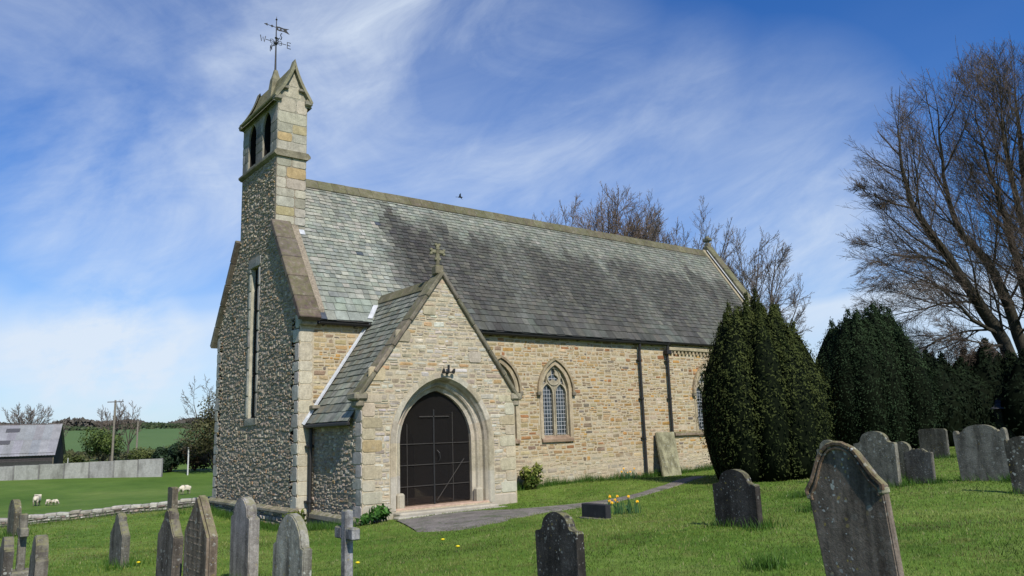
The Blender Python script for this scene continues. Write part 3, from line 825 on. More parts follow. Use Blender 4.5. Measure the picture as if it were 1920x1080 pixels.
mb.box((21.075, W / 4 - .06, 7.60), (.03, 0, 0), Vector((0, cs, sn)) * 2.75, Vector((0, -sn, cs)) * .012, (.5, .5, .5), .005)
mb.build('lead_flashing', M['lead'], church)

# gutters, downpipes ------------------------------------------------
def gutter(x0, x1, z, y=-.15):
    mb = MB(); n = 7; vs = []
    for x in (x0, x1):
        for rr_ in (.075, .062):
            for k in range(n):
                a = math.pi + math.pi * k / (n - 1); vs.append((x, y + rr_ * math.cos(a), z + rr_ * math.sin(a)))
    fs = []
    for k in range(n - 1):
        fs.append((k, k + 1, 2 * n + k + 1, 2 * n + k)); fs.append((n + k, n + k + 1, 3 * n + k + 1, 3 * n + k))
        fs.append((k, n + k, n + k + 1, k + 1)); fs.append((2 * n + k, 2 * n + k + 1, 3 * n + k + 1, 3 * n + k))
    fs.append((0, 2 * n, 3 * n, n)); fs.append((n - 1, 2 * n - 1, 4 * n - 1, 3 * n - 1))
    mb.add(vs, fs, (1, 1, 1))
    x = x0 + .15
    while x < x1: mb.abox(x, x + .03, y, .0, z - .09, z - .06, (1, 1, 1), .004); x += .9
    mb.abox(x0, x1, -.065, -.04, z - .05, z + .05, (1, 1, 1), .004)  # black strip behind the trough stands in for the eaves shadow
    return mb.build('gutter', M['iron'], church)
gutter(.46, 2.0, 4.83); gutter(3.2, 14.1, 4.83); gutter(14.12, 20.9, 4.90)
def downpipe(x, zb, zt, y=-.11, name='downpipe', parent=church):
    mb = MB()
    mb.tube([(x, -.15, 4.80), (x, -.14, 4.66), (x, y, 4.5), (x, y, zb)] if zt > 4 else [(x, y, zt), (x, y, zb)], .048, (1, 1, 1), 8)
    z = zt - .5
    while z > zb + .3:
        mb.lathe((x, y, z), [(.06, -.04), (.064, 0), (.06, .04)], (1, 1, 1), 8); mb.abox(x - .1, x + .1, y, -.02, z - .02, z + .02, (1, 1, 1), .004); z -= 1.35
    return mb.build(name, M['iron'], parent)
downpipe(12.55, .05, 4.7); downpipe(14.02, .1, 4.7)
mb = MB()
mb.abox(14.02 - .12, 14.02 + .12, -.24, -.02, 4.44, 4.60, (1, 1, 1), .02)
hop = mb.build('hopper', M['iron'], church)
# chancel string course and dentilled cornice
mb = MB(); x = 14.2
while x < LEN:
    l = min(r.uniform(.8, 1.3), LEN - x); c = jit((.27, .215, .15), .12, r)
    vs = []
    for xx in (x + .004, x + l - .004): vs += [(xx, .02, 1.68), (xx, -.10, 1.60), (xx, -.10, 1.53), (xx, .02, 1.47)]
    mb.add(vs, [(0, 1, 5, 4), (1, 2, 6, 5), (2, 3, 7, 6), (0, 3, 2, 1), (4, 5, 6, 7)], c); x += l
mb.build('string_course', M['coping'], church)
mb = MB(); mb.abox(14.2, LEN, -.10, .01, 4.60, 4.73, (.40, .34, .22), .02); x = 14.26
while x < LEN - .1:
    mb.abox(x, x + .10, -.07, .01, 4.47, 4.596, jit((.38, .31, .20), .1, r), .012); x += .21
mb.build('cornice', M['ashlar'], church)

# bellcote ----------------------------------------------------------
B0, B1, BT = 1.85, 4.71, .90
mb = MB(); r = random.Random(31)
mb.abox(.02, BT, B0 + .02, B1 - .02, 7.0, 9.98, (.3, .28, .22), .01)
holes = []
for c in (2.68, 3.88):
    p = arch(c, .32, 11.05, .47, 0, 8)
    holes.append([(c - .32, 10.17)] + p + [(c + .32, 10.17)])
plate(mb, [(B0, 10.0), (B1, 10.0), (B1, 11.82), (B0, 11.82)], holes, WEST, 0, -BT, (.30, .28, .22))
bell = mb.build('bellcote', M['ashlar'], church); tag(bell, 'tall gabled stone bellcote with two arched bell openings')
mb = MB()
SB = lambda u, v, n: (u, B0 - n, v)
def courses(mb, mp, u0, u1, v0, v1, pal, hts=(.24, .36), two=.45, dep=.025):
    v = v0
    while v < v1 - .02:
        h = r.uniform(*hts)
        if v1 - v < hts[1] * 1.3: h = v1 - v
        cuts = [u0, u1]
        if u1 - u0 > .5 and r.random() < two + .4: cuts = [u0, u0 + (u1 - u0) * r.choice([.33, .62, .5]), u1]
        for a, b in zip(cuts, cuts[1:]): stone(mb, mp, a + .003, b - .003, v + .003, v + h - .003, dep * .55 * r.uniform(.6, 1.2), pick(pal, r), .08, r, .03)
        v += h
PAL_B = [((.41, .375, .295), 4), ((.37, .335, .26), 3), ((.43, .345, .20), 1.3), ((.39, .29, .15), .6), ((.47, .445, .375), 2), ((.29, .265, .21), 2)]
courses(mb, SB, 0, BT, 7.9, 9.93, PAL_B); courses(mb, SB, 0, BT, 10.08, 11.74, PAL_B)
stone(mb, SB, .18, BT - .18, 11.75, 12.1, .02, (.42, .38, .28), .1, r, .05); stone(mb, SB, .29, BT - .29, 12.1, 12.42, .02, (.40, .36, .27), .1, r, .05)
PAL_G = [((.24, .23, .20), 3), ((.29, .28, .24), 2), ((.19, .185, .16), 2)]
for a, b in ((B0, 2.36), (3.0, 3.56), (4.2, B1)): courses(mb, WEST, a, b, 10.08, 11.3, PAL_G, (.25, .36), .2)
for a, b in ((B0, 2.55), (2.82, 3.75), (4.02, B1)): stone(mb, WEST, a, b, 11.5, 11.72, .025, (.25, .24, .2), .1, r, .05)
mb.build('ashlar_facing', M['ashlar'], bell)
mb = MB()
for a, b in ((B0 - .08, B0 + 1.05), (B0 + 1.05, B0 + 1.95), (B0 + 1.95, B1 + .08)):
    vs = []
    for y in (a + .003, b - .003): vs += [(-.02, y, 10.10), (-.10, y, 10.02), (-.10, y, 9.96), (-.02, y, 9.90), (BT + .02, y, 9.90), (BT + .10, y, 9.96), (BT + .10, y, 10.02), (BT + .02, y, 10.10)]
    mb.add(vs, [(i, (i + 1) % 8, 8 + (i + 1) % 8, 8 + i) for i in range(8)] + [tuple(range(8))[::-1], tuple(range(8, 16))], jit((.22, .20, .13), .1, r))
mb.build('string_course', M['coping'], bell)
# roof: concave flanks, ridge along Y, raised coping at both gables
prof = [(-.14, 11.70), (-.05, 11.86), (.08, 12.06), (.20, 12.28), (.30, 12.50), (.38, 12.72), (.45, 12.96)]
full = prof + [(BT - x, z) for x, z in prof[::-1][1:]]
mb = MB(); m = len(full); vs = []
ys = [B0 - .02, 2.6, 3.3, 4.0, B1 + .02]
for y in ys: vs += [(x, y, z - .13 - (.02 if 2 < y < 4.5 else 0)) for x, z in full]
fs = [(j * m + i, j * m + i + 1, (j + 1) * m + i + 1, (j + 1) * m + i) for j in range(len(ys) - 1) for i in range(m - 1)]
mb.add(vs, fs, (.21, .19, .10))
for y in (B0 - .01, B1 + .01): mb.add([(x, y, z - .14) for x, z in full], [tuple(range(m))], (.36, .33, .25))
mb.abox(-.12, .06, B0 - .1, B1 + .1, 11.70, 11.80, (.23, .215, .11), .03); mb.abox(BT - .06, BT + .12, B0 - .1, B1 + .1, 11.70, 11.80, (.23, .2, .12), .03)
mb.build('roof', M['coping'], bell)
for y0, y1 in ((B0 - .13, B0 + .13), (B1 - .13, B1 + .13)):
    mb = MB()
    inn = []
    for i in range(m):
        (xa, za), (xb, zb) = full[max(i - 1, 0)], full[min(i + 1, m - 1)]
        d = Vector((xb - xa, 0, zb - za)).normalized(); inn.append((full[i][0] + d.z * .085, full[i][1] - d.x * .085 - (.10 if i == m // 2 else 0)))
    ya, yb = (y0, y1) if y0 < 3 else (y1, y0)
    band(mb, inn, full, lambda u, v, n: (u, n, v), yb, ya, [jit((.25, .23, .15), .12, r) for _ in range(6)], 2)
    for s in (-1, 1):
        xk = BT / 2 + s * (BT / 2 + .02)
        mb.abox(xk - .11, xk + .11, y0 + .01, y1 - .01, 11.60, 11.76, (.26, .24, .18), .03)
    for s in (-1, 1):      # cusps under the coping
        mb.abox(BT / 2 + s * .26 - .10, BT / 2 + s * .26 + .10, y0 + .02, y1 - .04, 11.98, 12.08, (.22, .2, .15), .03)
    mb.build('coping', M['coping'], bell)
mb = MB()
prs = [(.24, 12.0), (.17, 12.55), (.13, 12.9), (.085, 13.05), (.05, 13.22)]
vs = []
for h_, z in prs: vs += [(.45 - h_, 3.28 - h_ * .85, z), (.45 + h_, 3.28 - h_ * .85, z), (.45 + h_, 3.28 + h_ * .85, z), (.45 - h_, 3.28 + h_ * .85, z)]
mb.add(vs, [(4 * j + i, 4 * j + (i + 1) % 4, 4 * j + 4 + (i + 1) % 4, 4 * j + 4 + i) for j in range(4) for i in range(4)] + [(16, 17, 18, 19)], (.25, .23, .15))
mb.build('finial', M['coping'], bell)
for c in (2.68, 3.88):
    mb = MB()
    mb.lathe((.45, c, 10.45), [(.245, 0), (.25, .03), (.19, .14), (.165, .28), (.15, .38), (.09, .44), (.02, .45)], (1, 1, 1), 16)
    mb.abox(.38, .52, c - .30, c + .30, 10.90, 11.02, (1, 1, 1), .01)
    wh = [(.66, c + .27 * math.cos(2 * math.pi * i / 16), 10.92 + .27 * math.sin(2 * math.pi * i / 16)) for i in range(17)]
    mb.tube(wh, .018, (1, 1, 1), 5)
    mb.build('bell', M['bronze'], bell)
    g = MB(); g.abox(.55, .59, c - .31, c + .31, 10.18, 11.4, (1, 1, 1), .005); pa_ = [(c - .32, 10.18)] + arch(c, .32, 11.05, .47, 0, 8) + [(c + .32, 10.18)]; pb_ = [(c - .308, 10.18)] + arch(c, .32, 11.05, .47, -.012, 8) + [(c + .308, 10.18)]; band(g, pb_, pa_, WEST, -.54, -.05, [(1, 1, 1)]); g.build('shade_lining', M['dark'], bell)  # added near-black board and arch lining, stand in for shade inside the openings

mb = MB(); mb.box((.74, 1.80, 7.70), (.12, 0, 0), Vector((0, cs, sn)) * .10, Vector((0, -sn, cs)) * .02, (1, 1, 1), .004); mb.build('flashing', M['lead'], church)

# weathervane -------------------------------------------------------
mb = MB(); vx, vy = .44, 3.28
mb.tube([(vx, vy, 13.15), (vx, vy, 13.6), (vx, vy, 14.2), (vx, vy, 14.95)], [.035, .028, .022, .014], (1, 1, 1), 8)
mb.lathe((vx, vy, 14.92), [(.015, 0), (.035, .03), (.01, .07), (.004, .14)], (1, 1, 1), 8)
mb.lathe((vx, vy, 14.13), [(.03, -.05), (.06, 0), (.03, .05)], (1, 1, 1), 8); mb.lathe((vx, vy, 14.32), [(.02, -.04), (.05, 0), (.02, .04)], (1, 1, 1), 8)
vane = mb.build('weathervane', M['iron'], church); tag(vane, 'black iron weathervane with compass letters above the bellcote')
for dx, dy in ((1, 0), (-1, 0), (0, 1), (0, -1)):
    mb = MB(); zc = 14.18
    P = lambda q, z: (vx + dx * q, vy + dy * q, zc + z)
    mb.tube([P(.02, 0), P(.33, 0)], .011, (1, 1, 1), 5)
    mb.tube([P(.05, .02), P(.12, .07), P(.19, .05), P(.17, .01)], .010, (1, 1, 1), 5); mb.tube([P(.05, -.02), P(.12, -.07), P(.19, -.05), P(.17, -.01)], .010, (1, 1, 1), 5)
    mb.build('arm', M['iron'], vane)
LET = {'W': [[(-.08, .1), (-.045, -.1), (0, .06), (.045, -.1), (.08, .1)]], 'E': [[(.06, .1), (-.05, .1), (-.05, -.1), (.06, -.1)], [(-.05, 0), (.045, 0)]],
       'N': [[(-.06, -.1), (-.06, .1), (.06, -.1), (.06, .1)]], 'S': [[(.055, .075), (0, .1), (-.055, .06), (0, 0), (.055, -.05), (0, -.1), (-.055, -.075)]]}
for k, (x, y, dx, dy) in {'W': (vx - .42, vy, 1, 0), 'E': (vx + .42, vy, 1, 0), 'N': (vx, vy + .42, 0, -1), 'S': (vx, vy - .42, 0, -1)}.items():
    mb = MB()
    for st in LET[k]: mb.tube([(x + dx * a, y + dy * a, 14.18 + b) for a, b in st], .014, (1, 1, 1), 5)
    mb.build('letter', M['iron'], vane)
mb = MB()
plate(mb, [(-.01, .06), (.10, .075), (.24, .06), (.42, .085), (.33, .02), (.44, -.10), (.24, -.055), (.10, -.07), (-.01, -.06)], [[(.06, .02), (.12, .03), (.12, -.02), (.06, -.025)], [(.17, .02), (.24, .01), (.24, -.02), (.17, -.02)]], lambda u, v, n: (vx + u, vy + n, 14.66 + v), .004, -.004, (1, 1, 1))
mb.tube([(vx, vy, 14.68), (vx - .32, vy, 14.70)], .010, (1, 1, 1), 5)
plate(mb, [(-.40, .0), (-.28, .045), (-.30, 0), (-.28, -.045)], [], lambda u, v, n: (vx + u, vy + n, 14.70 + v), .006, -.006, (1, 1, 1))
plate(mb, [(-.20, .0), (-.14, .045), (-.08, 0), (-.14, -.045)], [], lambda u, v, n: (vx + u, vy + n, 14.69 + v), .005, -.005, (1, 1, 1))
mb.build('flag', M['iron'], vane)

# porch -------------------------------------------------------------
AH, AZ, AR = 1.04, 1.66, 1.25
def ppath(d): 
    return [(PC - AH - d, .13)] + [(PC - AH - d, .13 + (AZ - .13) * k / 4) for k in range(1, 4)] + arch(PC, AH, AZ, AR, d, 9) + [(PC + AH + d, .13 + (AZ - .13) * (4 - k) / 4) for k in range(1, 4)] + [(PC + AH + d, .13)]
mb = MB(); r = random.Random(41)
pout = [(PX0, -.6), (PX1, -.6), (PX1, 2.80), (PC, 5.85), (PX0, 2.80)]
hole = ppath(.305)
plate(mb, pout, [hole], PFRONT, 0, -.42, (.45, .42, .34))
porch = mb.build('porch', M['mortar'], church)
for xa, xb, mt_ in ((PX0, PX0 + .32, 'greymortar'), (PX1 - .32, PX1, 'mortar')):
    mb = MB(); mb.abox(xa, xb, PF + .421, -.02, -.7, 2.42, (1, 1, 1), .005); mb.build('side_wall', M[mt_], porch); tag(porch, 'gabled stone south porch with a pointed archway')
mb = MB()
def pspan(v):
    a, b = PX0 + .03, PX1 - .03
    if v > 2.8:
        hw = max(0, (5.85 - v) / 1.38) - .02; a, b = PC - hw, PC + hw
    else: a, b = PX0 + .30, PX1 - .30
    hw = archhalf(AH, AZ, AR, .455, v)
    return spans(a, b, [(PC - hw, PC + hw)] if hw > 0 else [])
rubble(mb, PFRONT, .32, 5.7, pspan, PAL_P, .07, .17, .13, .44, .013, .8, r, .012, .06, .10)
rubble(mb, PFRONT, -.45, .32, lambda v: spans(PX0, PX1, [(PC - 1.36, PC + 1.36)]), [((.48, .44, .35), 2), ((.42, .36, .26), 2)], .30, .4, .5, .9, .03, .15, r, .008, .0)
v = .32; k = 0
while v < 2.75:
    h = min(r.uniform(.24, .34), 2.79 - v); wq = .34 if k % 2 else .52
    stone(mb, PFRONT, PX0, PX0 + wq, v + .003, v + h - .003, .018, pick(PAL_A, r), .1, r, .04); stone(mb, PFRONT, PX1 - wq, PX1, v + .003, v + h - .003, .018, pick(PAL_A, r), .1, r, .04)
    v += h; k += 1
for x, z, a, b in ((1.45, 4.05, .42, .3), (3.55, 3.6, .4, .3), (.75, 3.1, .45, .34), (2.2, 4.75, .38, .22)): stone(mb, PFRONT, x - a / 2, x + a / 2, z, z + b, .035, pick(PAL_A, r), .1, r, .04)
mb.build('stone_facing', M['wall'], porch)
mb = MB(); r = random.Random(42)
PWY = lambda u, v, n: (PX0 - n, u, v)
rubble(mb, PWY, .06, 2.28, lambda v: [(PF + .28, -.05)], PAL_W, .065, .125, .08, .22, .025, .65, r, .013, .08, .38)
v = .0; k = 0
while v < 2.7:
    h = r.uniform(.26, .36); wq = .30 if k % 2 else .44
    stone(mb, PWY, PF, PF + wq, v + .003, v + h - .003, .022, jit((.38, .35, .295), .12, r), .08, r, .04); v += h; k += 1
mb.abox(PX0 - .10, PX0, PF + .05, -.02, -.7, -.02, (.17, .165, .15), .01)
mb.build('rubble_facing', M['westwall'], porch)
mb = MB()
mb.add([(PX0 - .13, PF, -.02), (PX0 - .13, -.02, .02), (PX0, -.02, .10), (PX0, PF, .06), (PX0 - .13, PF, -.12), (PX0 - .13, -.02, -.08), (PX0, PF, -.12)], [(0, 1, 2, 3), (4, 5, 1, 0), (0, 3, 6, 4)], (.36, .32, .24))
mb.build('plinth', M['coping'], porch)
# archway mouldings
mb = MB()
PRO = [(.45, .016), (.315, .020), (.30, .0), (.285, -.035), (.245, -.10), (.235, -.19), (.185, -.215), (.15, -.20), (.11, -.235), (.085, -.30), (.0, -.335), (.0, -.47)]
paths = [ppath(d) for d, n in PRO]; cc = [lerp3(pick(PAL_A, r), pick(PAL_P, r), .5) for _ in range(40)]
for j in range(len(PRO) - 1):
    A_, B_ = paths[j], paths[j + 1]
    for i in range(len(A_) - 1):
        mb.add([PFRONT(*A_[i], PRO[j][1]), PFRONT(*A_[i + 1], PRO[j][1]), PFRONT(*B_[i + 1], PRO[j + 1][1]), PFRONT(*B_[i], PRO[j + 1][1])], [(0, 1, 2, 3)], jit(cc[(i // 2 + 17 * (j > 2)) % 40], .03, r))
    if j == 0:
        A_ = paths[0]
        for i in range(len(A_) - 1): mb.add([PFRONT(*A_[i], 0), PFRONT(*A_[i + 1], 0), PFRONT(*A_[i + 1], .016), PFRONT(*A_[i], .016)], [(0, 1, 2, 3)], cc[(i // 2) % 40])
for s in (-1, 1):       # stops at the feet of the jambs
    mb.box((PC + s * 1.13, PF + .20, .30), (.10, 0, 0), (0, .11, 0), (0, 0, .20), (.38, .32, .22), .05)
mb.build('archway', M['ashlar'], porch)
mb = MB()
mb.abox(PX0 + .33, PX1 - .33, PF + .02, -.02, -.2, .165, (.42, .30, .22), .01)
mb.build('floor', M['tile'], porch)
mb = MB()
mb.abox(PC - 1.42, PC + 1.38, PF - .34, PF + .06, -.25, .10, (.36, .31, .23), .03)
mb.abox(PC - 1.62, PC + 1.5, PF - .62, PF - .335, -.25, .045, (.31, .28, .22), .03)
mb.build('step', M['ashlar'], porch)
mb = MB()
plate(mb, [(PC - .75, .17)] + arch(PC, .75, 1.5, .9, 0, 7) + [(PC + .75, .17)], [], SOUTH, .06, -.01, (1, 1, 1))
for k in range(6): mb.abox(PC - .7 + k * .25, PC - .69 + k * .25, -.075, -.05, .17, 1.6, (1, 1, 1), .003)
mb.build('inner_door', M['oak'], porch)
# mesh gate inside the archway
mb = MB(); GY_ = PF + .43
def gz(x):
    lo, hi = .2, 3.2
    for _ in range(30):
        q = (lo + hi) / 2
        if archhalf(AH, AZ, AR, 0, q) > abs(x - PC): lo = q
        else: hi = q
    return lo
x = PC - 1.02
while x < PC + 1.02:
    mb.tube([(x, GY_, .2), (x, GY_, gz(x))], .0055, (1, 1, 1), 3, False); x += .018
z = .2
while z < 2.88:
    hw = archhalf(AH, AZ, AR, 0, z); mb.tube([(PC - hw, GY_, z), (PC + hw, GY_, z)], .0055, (1, 1, 1), 3, False); z += .018
gate = mb.build('gate', M['gate'], porch); tag(gate, 'dark iron mesh gates filling the porch archway')
mb = MB(); gx0 = PC - .04
mb.abox(gx0 - .022, gx0 + .022, GY_ - .04, GY_ + .0, .16, 2.45, (1, 1, 1), .006)
mb.build('meeting_bar', M['iron'], gate)
M['rail'] = simple('worn_gate_rail', (.036, .031, .026), .6, .4, 0, 20)
mb = MB()
for z in (.62, 1.12, 1.62): mb.abox(PC - 1.03, PC + 1.03, GY_ - .028, GY_ - .006, z - .011, z + .011, (1, 1, 1), .003)
mb.abox(gx0 - .42, gx0 + .46, GY_ - .04, GY_ - .006, 2.26, 2.29, (1, 1, 1), .003)
for x in (PC - .80, PC + .52): mb.abox(x - .010, x + .010, GY_ - .026, GY_ - .006, .2, gz(x) - .3, (1, 1, 1), .003)
mb.tube([(PC + .04, GY_ - .02, .25), (PC + .86, GY_ - .02, 1.22)], .011, (1, 1, 1), 5)
mb.build('rail', M['rail'], gate)
mb = MB(); mb.tube([(gx0 + .10, GY_ - .03, 1.15), (gx0 + .14, GY_ - .1, 1.25), (gx0 + .12, GY_ - .1, 1.38), (gx0 + .09, GY_ - .03, 1.45)], .014, (1, 1, 1), 6); mb.build('handle', M['iron'], gate)
# porch roof
ph = math.atan(1.468); PE = (.20, 2.20); PRZ = 5.69
plen = (PC - PE[0]) / math.cos(ph)
def pkeep(u, s):
    z = PE[1] + s * math.sin(ph); y = u
    return y < -.01 if z < 4.85 else y < EY + (z - EZ) / TAN + .06
def pcol(u, s, r):
    c = r.choices([(.20, .21, .172), (.245, .252, .205), (.165, .175, .145), (.28, .282, .225), (.19, .175, .13)], [4, 3, 3, 1.5, 1.5])[0]
    return jit(lerp3(c, (.10, .11, .06), .25 * max(0, rn(u, s, 1.5))), .1, r)
mb = MB(); r = random.Random(43)
slates(mb, (PE[0], 0, PE[1]), (0, 1, 0), (math.cos(ph), 0, math.sin(ph)), (-math.sin(ph), 0, math.cos(ph)), plen, -2.40, .42, lambda k: .17 + .12 * math.exp(-k / 3), pcol, pkeep, r, .9)
q = PRZ - .01
mb.add([(PE[0], -2.4, PE[1] - .02), (PE[0], -.01, PE[1] - .02), (PC, .35, q), (PC, -2.4, q), (2 * PC - PE[0], -2.4, PE[1]), (2 * PC - PE[0], -.01, PE[1])], [(0, 1, 2, 3), (3, 2, 5, 4)], (.12, .12, .11))
proof = mb.build('roof', M['slate'], porch)
mb = MB(); y = -2.38
while y < .36:
    l = min(.46, .4 - y); c = jit((.20, .18, .12), .14, r)
    pr = [(-.17, -.25), (-.18, -.225), (-.02, .03), (.02, .03), (.18, -.225), (.17, -.25)]
    vs = [(PC + a, y + .004, PRZ + .04 + b) for a, b in pr] + [(PC + a, y + l - .004, PRZ + .04 + b) for a, b in pr]
    mb.add(vs, [(i, i + 1, 7 + i, 6 + i) for i in range(5)] + [(0, 5, 4, 3, 2, 1), (6, 7, 8, 9, 10, 11)], c); y += l
mb.build('ridge_tiles', M['coping'], proof)
zt = 1.38
coping('coping', (.20, PF + .12, 2.66), (PC, PF + .12, 5.86), .21, .10, .75, (0, 1, 0), (.215, .185, .135), parent=porch)
coping('coping', (2 * PC - .22, PF + .12, 2.66), (PC, PF + .12, 5.86), .21, .10, .75, (0, 1, 0), (.20, .18, .13), parent=porch)
for s in (-1, 1):
    mb = MB(); x = PC + s * (PC - PX0 + .05)
    mb.abox(x - .17, x + .17, PF - .09, PF + .36, 2.66, 2.84, (.34, .30, .22), .05); mb.abox(x - .10, x + .10, PF - .05, PF + .3, 2.5, 2.67, (.33, .29, .21), .04)
    mb.build('kneeler', M['coping'], porch)
# gable cross
mb = MB(); xc, yc = PC - .03, PF + .12
mb.abox(xc - .12, xc + .12, yc - .12, yc + .12, 5.82, 6.06, (.24, .21, .14), .03)
mb.tube([(xc, yc, 6.0), (xc, yc, 6.5)], [.055, .04], (.20, .18, .12), 8)
for dx, dz in ((0, 1), (1, 0), (-1, 0), (0, -1)):
    cx_, cz_ = xc + dx * .12, 6.42 + dz * .12
    mb.box((cx_, yc, cz_), (.05 + .03 * abs(dx), 0, 0), (0, .045, 0), (0, 0, .05 + .03 * abs(dz)), (.27, .25, .16), .02)
    for e in (-1, 1): mb.box((xc + dx * .19 + dz * e * .05, yc, 6.42 + dz * .19 + dx * e * .05), (.035, 0, 0), (0, .04, 0), (0, 0, .035), (.27, .25, .16), .015)
mb.build('cross_finial', M['coping'], porch)
# lamps over the arch
mb = MB()
mb.abox(PC + .06, PC + .12, PF - .10, PF, 3.30, 3.36, (1, 1, 1), .01); mb.tube([(PC - .06, PF - .12, 3.33), (PC + .24, PF - .12, 3.33)], .014, (1, 1, 1), 6)
for dx in (-.06, .24): mb.lathe((PC + dx, PF - .13, 3.38), [(.02, .05), (.038, .0), (.046, -.06), (.035, -.075)], (1, 1, 1), 10, (.2 * (1 if dx > 0 else -1), -.5, 1))
mb.abox(PC + .07, PC + .12, PF - .14, PF - .09, 3.34, 3.52, (1, 1, 1), .012)
mb.build('lamp', M['iron'], porch)
# leadwork against the nave wall and in the valley
mb = MB(); sl_ = Vector((math.cos(ph), 0, math.sin(ph))); nn = Vector((-math.sin(ph), 0, math.cos(ph)))
mb.box(Vector((1.10, -.05, PE[1] + (1.10 - PE[0]) * 1.468)) + nn * .05, sl_ * 1.66, (0, .045, 0), nn * .010, (1, 1, 1), .004)
mb.box(Vector((1.08, -.022, PE[1] + (1.08 - PE[0]) * 1.468)) + nn * .075, sl_ * 1.62, (0, .012, 0), nn * .03, (1, 1, 1), .004)
mb.build('flashing', M['lead'], porch); mb = MB()
a, b = Vector((2.02, EY + .02, EZ + .05)), Vector((2.36, .20, 5.38))
mb.box((a + b) / 2 + Vector((-.06, 0, .06)), (b - a) / 2, Vector((.075, 0, .0)), Vector((0, -.008, .006)), (1, 1, 1), .003)
mb.build('flashing', M['lead'], porch)
downpipe(.27, -.05, 2.15, -.16, parent=porch)
mb = MB(); mb.abox(PE[0] - .07, PE[0] + .03, PF + .3, -.02, 2.10, 2.18, (1, 1, 1), .02); mb.build('gutter', M['iron'], porch)
mb = MB(); mb.box((.45, -.12, 2.62), (.17, 0, 0), (0, .12, 0), (0, 0, .05), (.30, .26, .2), .02); mb.build('corbel', M['coping'], church)

# ------------------------------------------------------------------ gravestones
import bmesh
def half_profile(kind):
    """right half of the top edge, shoulder to crown: (share of half width, drop as share of width)"""
    arc = lambda cx, cy, rx, ry, a0, a1, n: [(cx + rx * math.cos(R(a0 + (a1 - a0) * i / n)), cy - ry * math.sin(R(a0 + (a1 - a0) * i / n))) for i in range(n + 1)]
    if kind == 'shoulder': return [(1, .30), (.97, .275), (.90, .265), (.80, .265)] + arc(.80, .165, .18, .10, 270, 180, 4)[1:] + arc(0, .20, .62, .20, 20, 90, 8)
    if kind == 'scroll': return [(1, .20), (.99, .13), (.93, .09), (.85, .10), (.80, .16)] + [(.74, .17), (.70, .12)] + arc(0, .16, .66, .16, 15, 90, 7)
    if kind == 'gable': return [(1, .46), (0, 0)]
    if kind == 'gothic': return [(1, .42), (.82, .40), (.78, .30), (.66, .19), (.46, .085), (.22, .02), (0, 0)]
    if kind == 'lancet': return [(1, .40), (.96, .36), (.72, .34), (.70, .26), (.60, .15), (.38, .05), (.2, .012), (0, 0)]
    if kind == 'round': return arc(0, .42, 1, .42, 0, 90, 10)
    if kind == 'flat': return [(1, .07), (.95, .03), (.86, .0), (0, -.02)]
    if kind == 'broken': return [(1, .16), (.98, .13), (.62, .12), (.55, .06), (.45, .07), (.36, .0), (.2, .03), (0, .01)]
    if kind == 'ogee': return [(1.08, .64), (1.10, .58), (1.02, .53), (.90, .46), (.78, .36), (.66, .25), (.54, .15), (.40, .075), (.22, .02), (0, 0)]
    if kind == 'peak': return [(1, .40), (.90, .38), (.70, .30), (.52, .20), (.34, .14), (.30, .05), (.14, .0), (0, -.03)]
    return [(1, 0), (0, 0)]
def slab(name, kind, w_, h, t, c, mat_, bevel=.014, bury=.35, asym=0.0):
    hp = half_profile(kind)
    right = [(u * w_ / 2, h - d * w_) for u, d in hp]
    left = [(-u * w_ / 2, h - d * w_ - asym * w_ * u) for u, d in hp]
    up = right + left[::-1][1:] if abs(hp[-1][0]) < 1e-6 else right + left[::-1]
    out = [(-w_ / 2 * .97, -bury), (w_ / 2 * .97, -bury)] + up
    mb = MB(); plate(mb, out, [], lambda u, v, n: (-n, u, v), t / 2, -t / 2, c)
    o = mb.build(name, mat_)
    bm = bmesh.new(); bm.from_mesh(o.data)
    bmesh.ops.remove_doubles(bm, verts=bm.verts, dist=1e-4)
    bmesh.ops.recalc_face_normals(bm, faces=bm.faces)
    ed = [e for e in bm.edges if len(e.link_faces) == 2 and e.calc_face_angle(0) > .9]
    bmesh.ops.bevel(bm, geom=ed, offset=bevel, segments=2, affect='EDGES', clamp_overlap=True)
    bm.to_mesh(o.data); bm.free(); o.data.update()
    return o
STONEBASES = []
def grave(kind, x, y, w_, top, t, c, mat_, label, lean=0, tip=0, yaw=0, asym=0.0, bevel=.014, group='gravestones in the churchyard'):
    z = G(x, y)
    o = slab('gravestone', kind, w_, top - z, t, c, mat_, bevel, asym=asym)
    o.location = (x, y, z); o.rotation_euler = (R(lean), R(tip), R(yaw))
    tag(o, label, 'gravestone', group); STONEBASES.append((x, y, w_, t)); return o
g_, li = M['grave'], M['lichen']
grave('round', -5.27, 6.35, .95, .49, .16, (.16, .145, .11), g_, 'worn narrow round-topped gravestone near the field wall at far left', 0, 0, 3)
grave('shoulder', -6.65, -5.45, .6, .58, .12, (.15, .135, .115), g_, 'gravestone cut off by the left edge of the photo', 0, 2)
grave('lancet', -6.11, -4.62, .88, .49, .17, (.17, .155, .13), g_, 'stepped-top dark gravestone next to the thin stone cross at far left', 0, 1, -2)
grave('peak', -4.67, -3.21, .84, .60, .135, (.15, .14, .115), g_, 'lone grey gravestone on the lawn with a blunt peaked top', 1, 0, 2)
grave('flat', -1.23, 6.36, .50, .54, .17, (.16, .14, .11), g_, 'small plain upright stone in front of the field wall, behind other stones')
grave('peak', -4.97, -7.52, .80, .92, .13, (.135, .115, .095), g_, 'dark gravestone with peaked crest close against the gabled stone', 0, 1)
hst = grave('gable', -4.96, -8.85, 1.02, 1.19, .13, (.20, .155, .115), g_, 'tall brown gravestone with a pointed gable top and carved face', 0, 0, -1, bevel=.03)
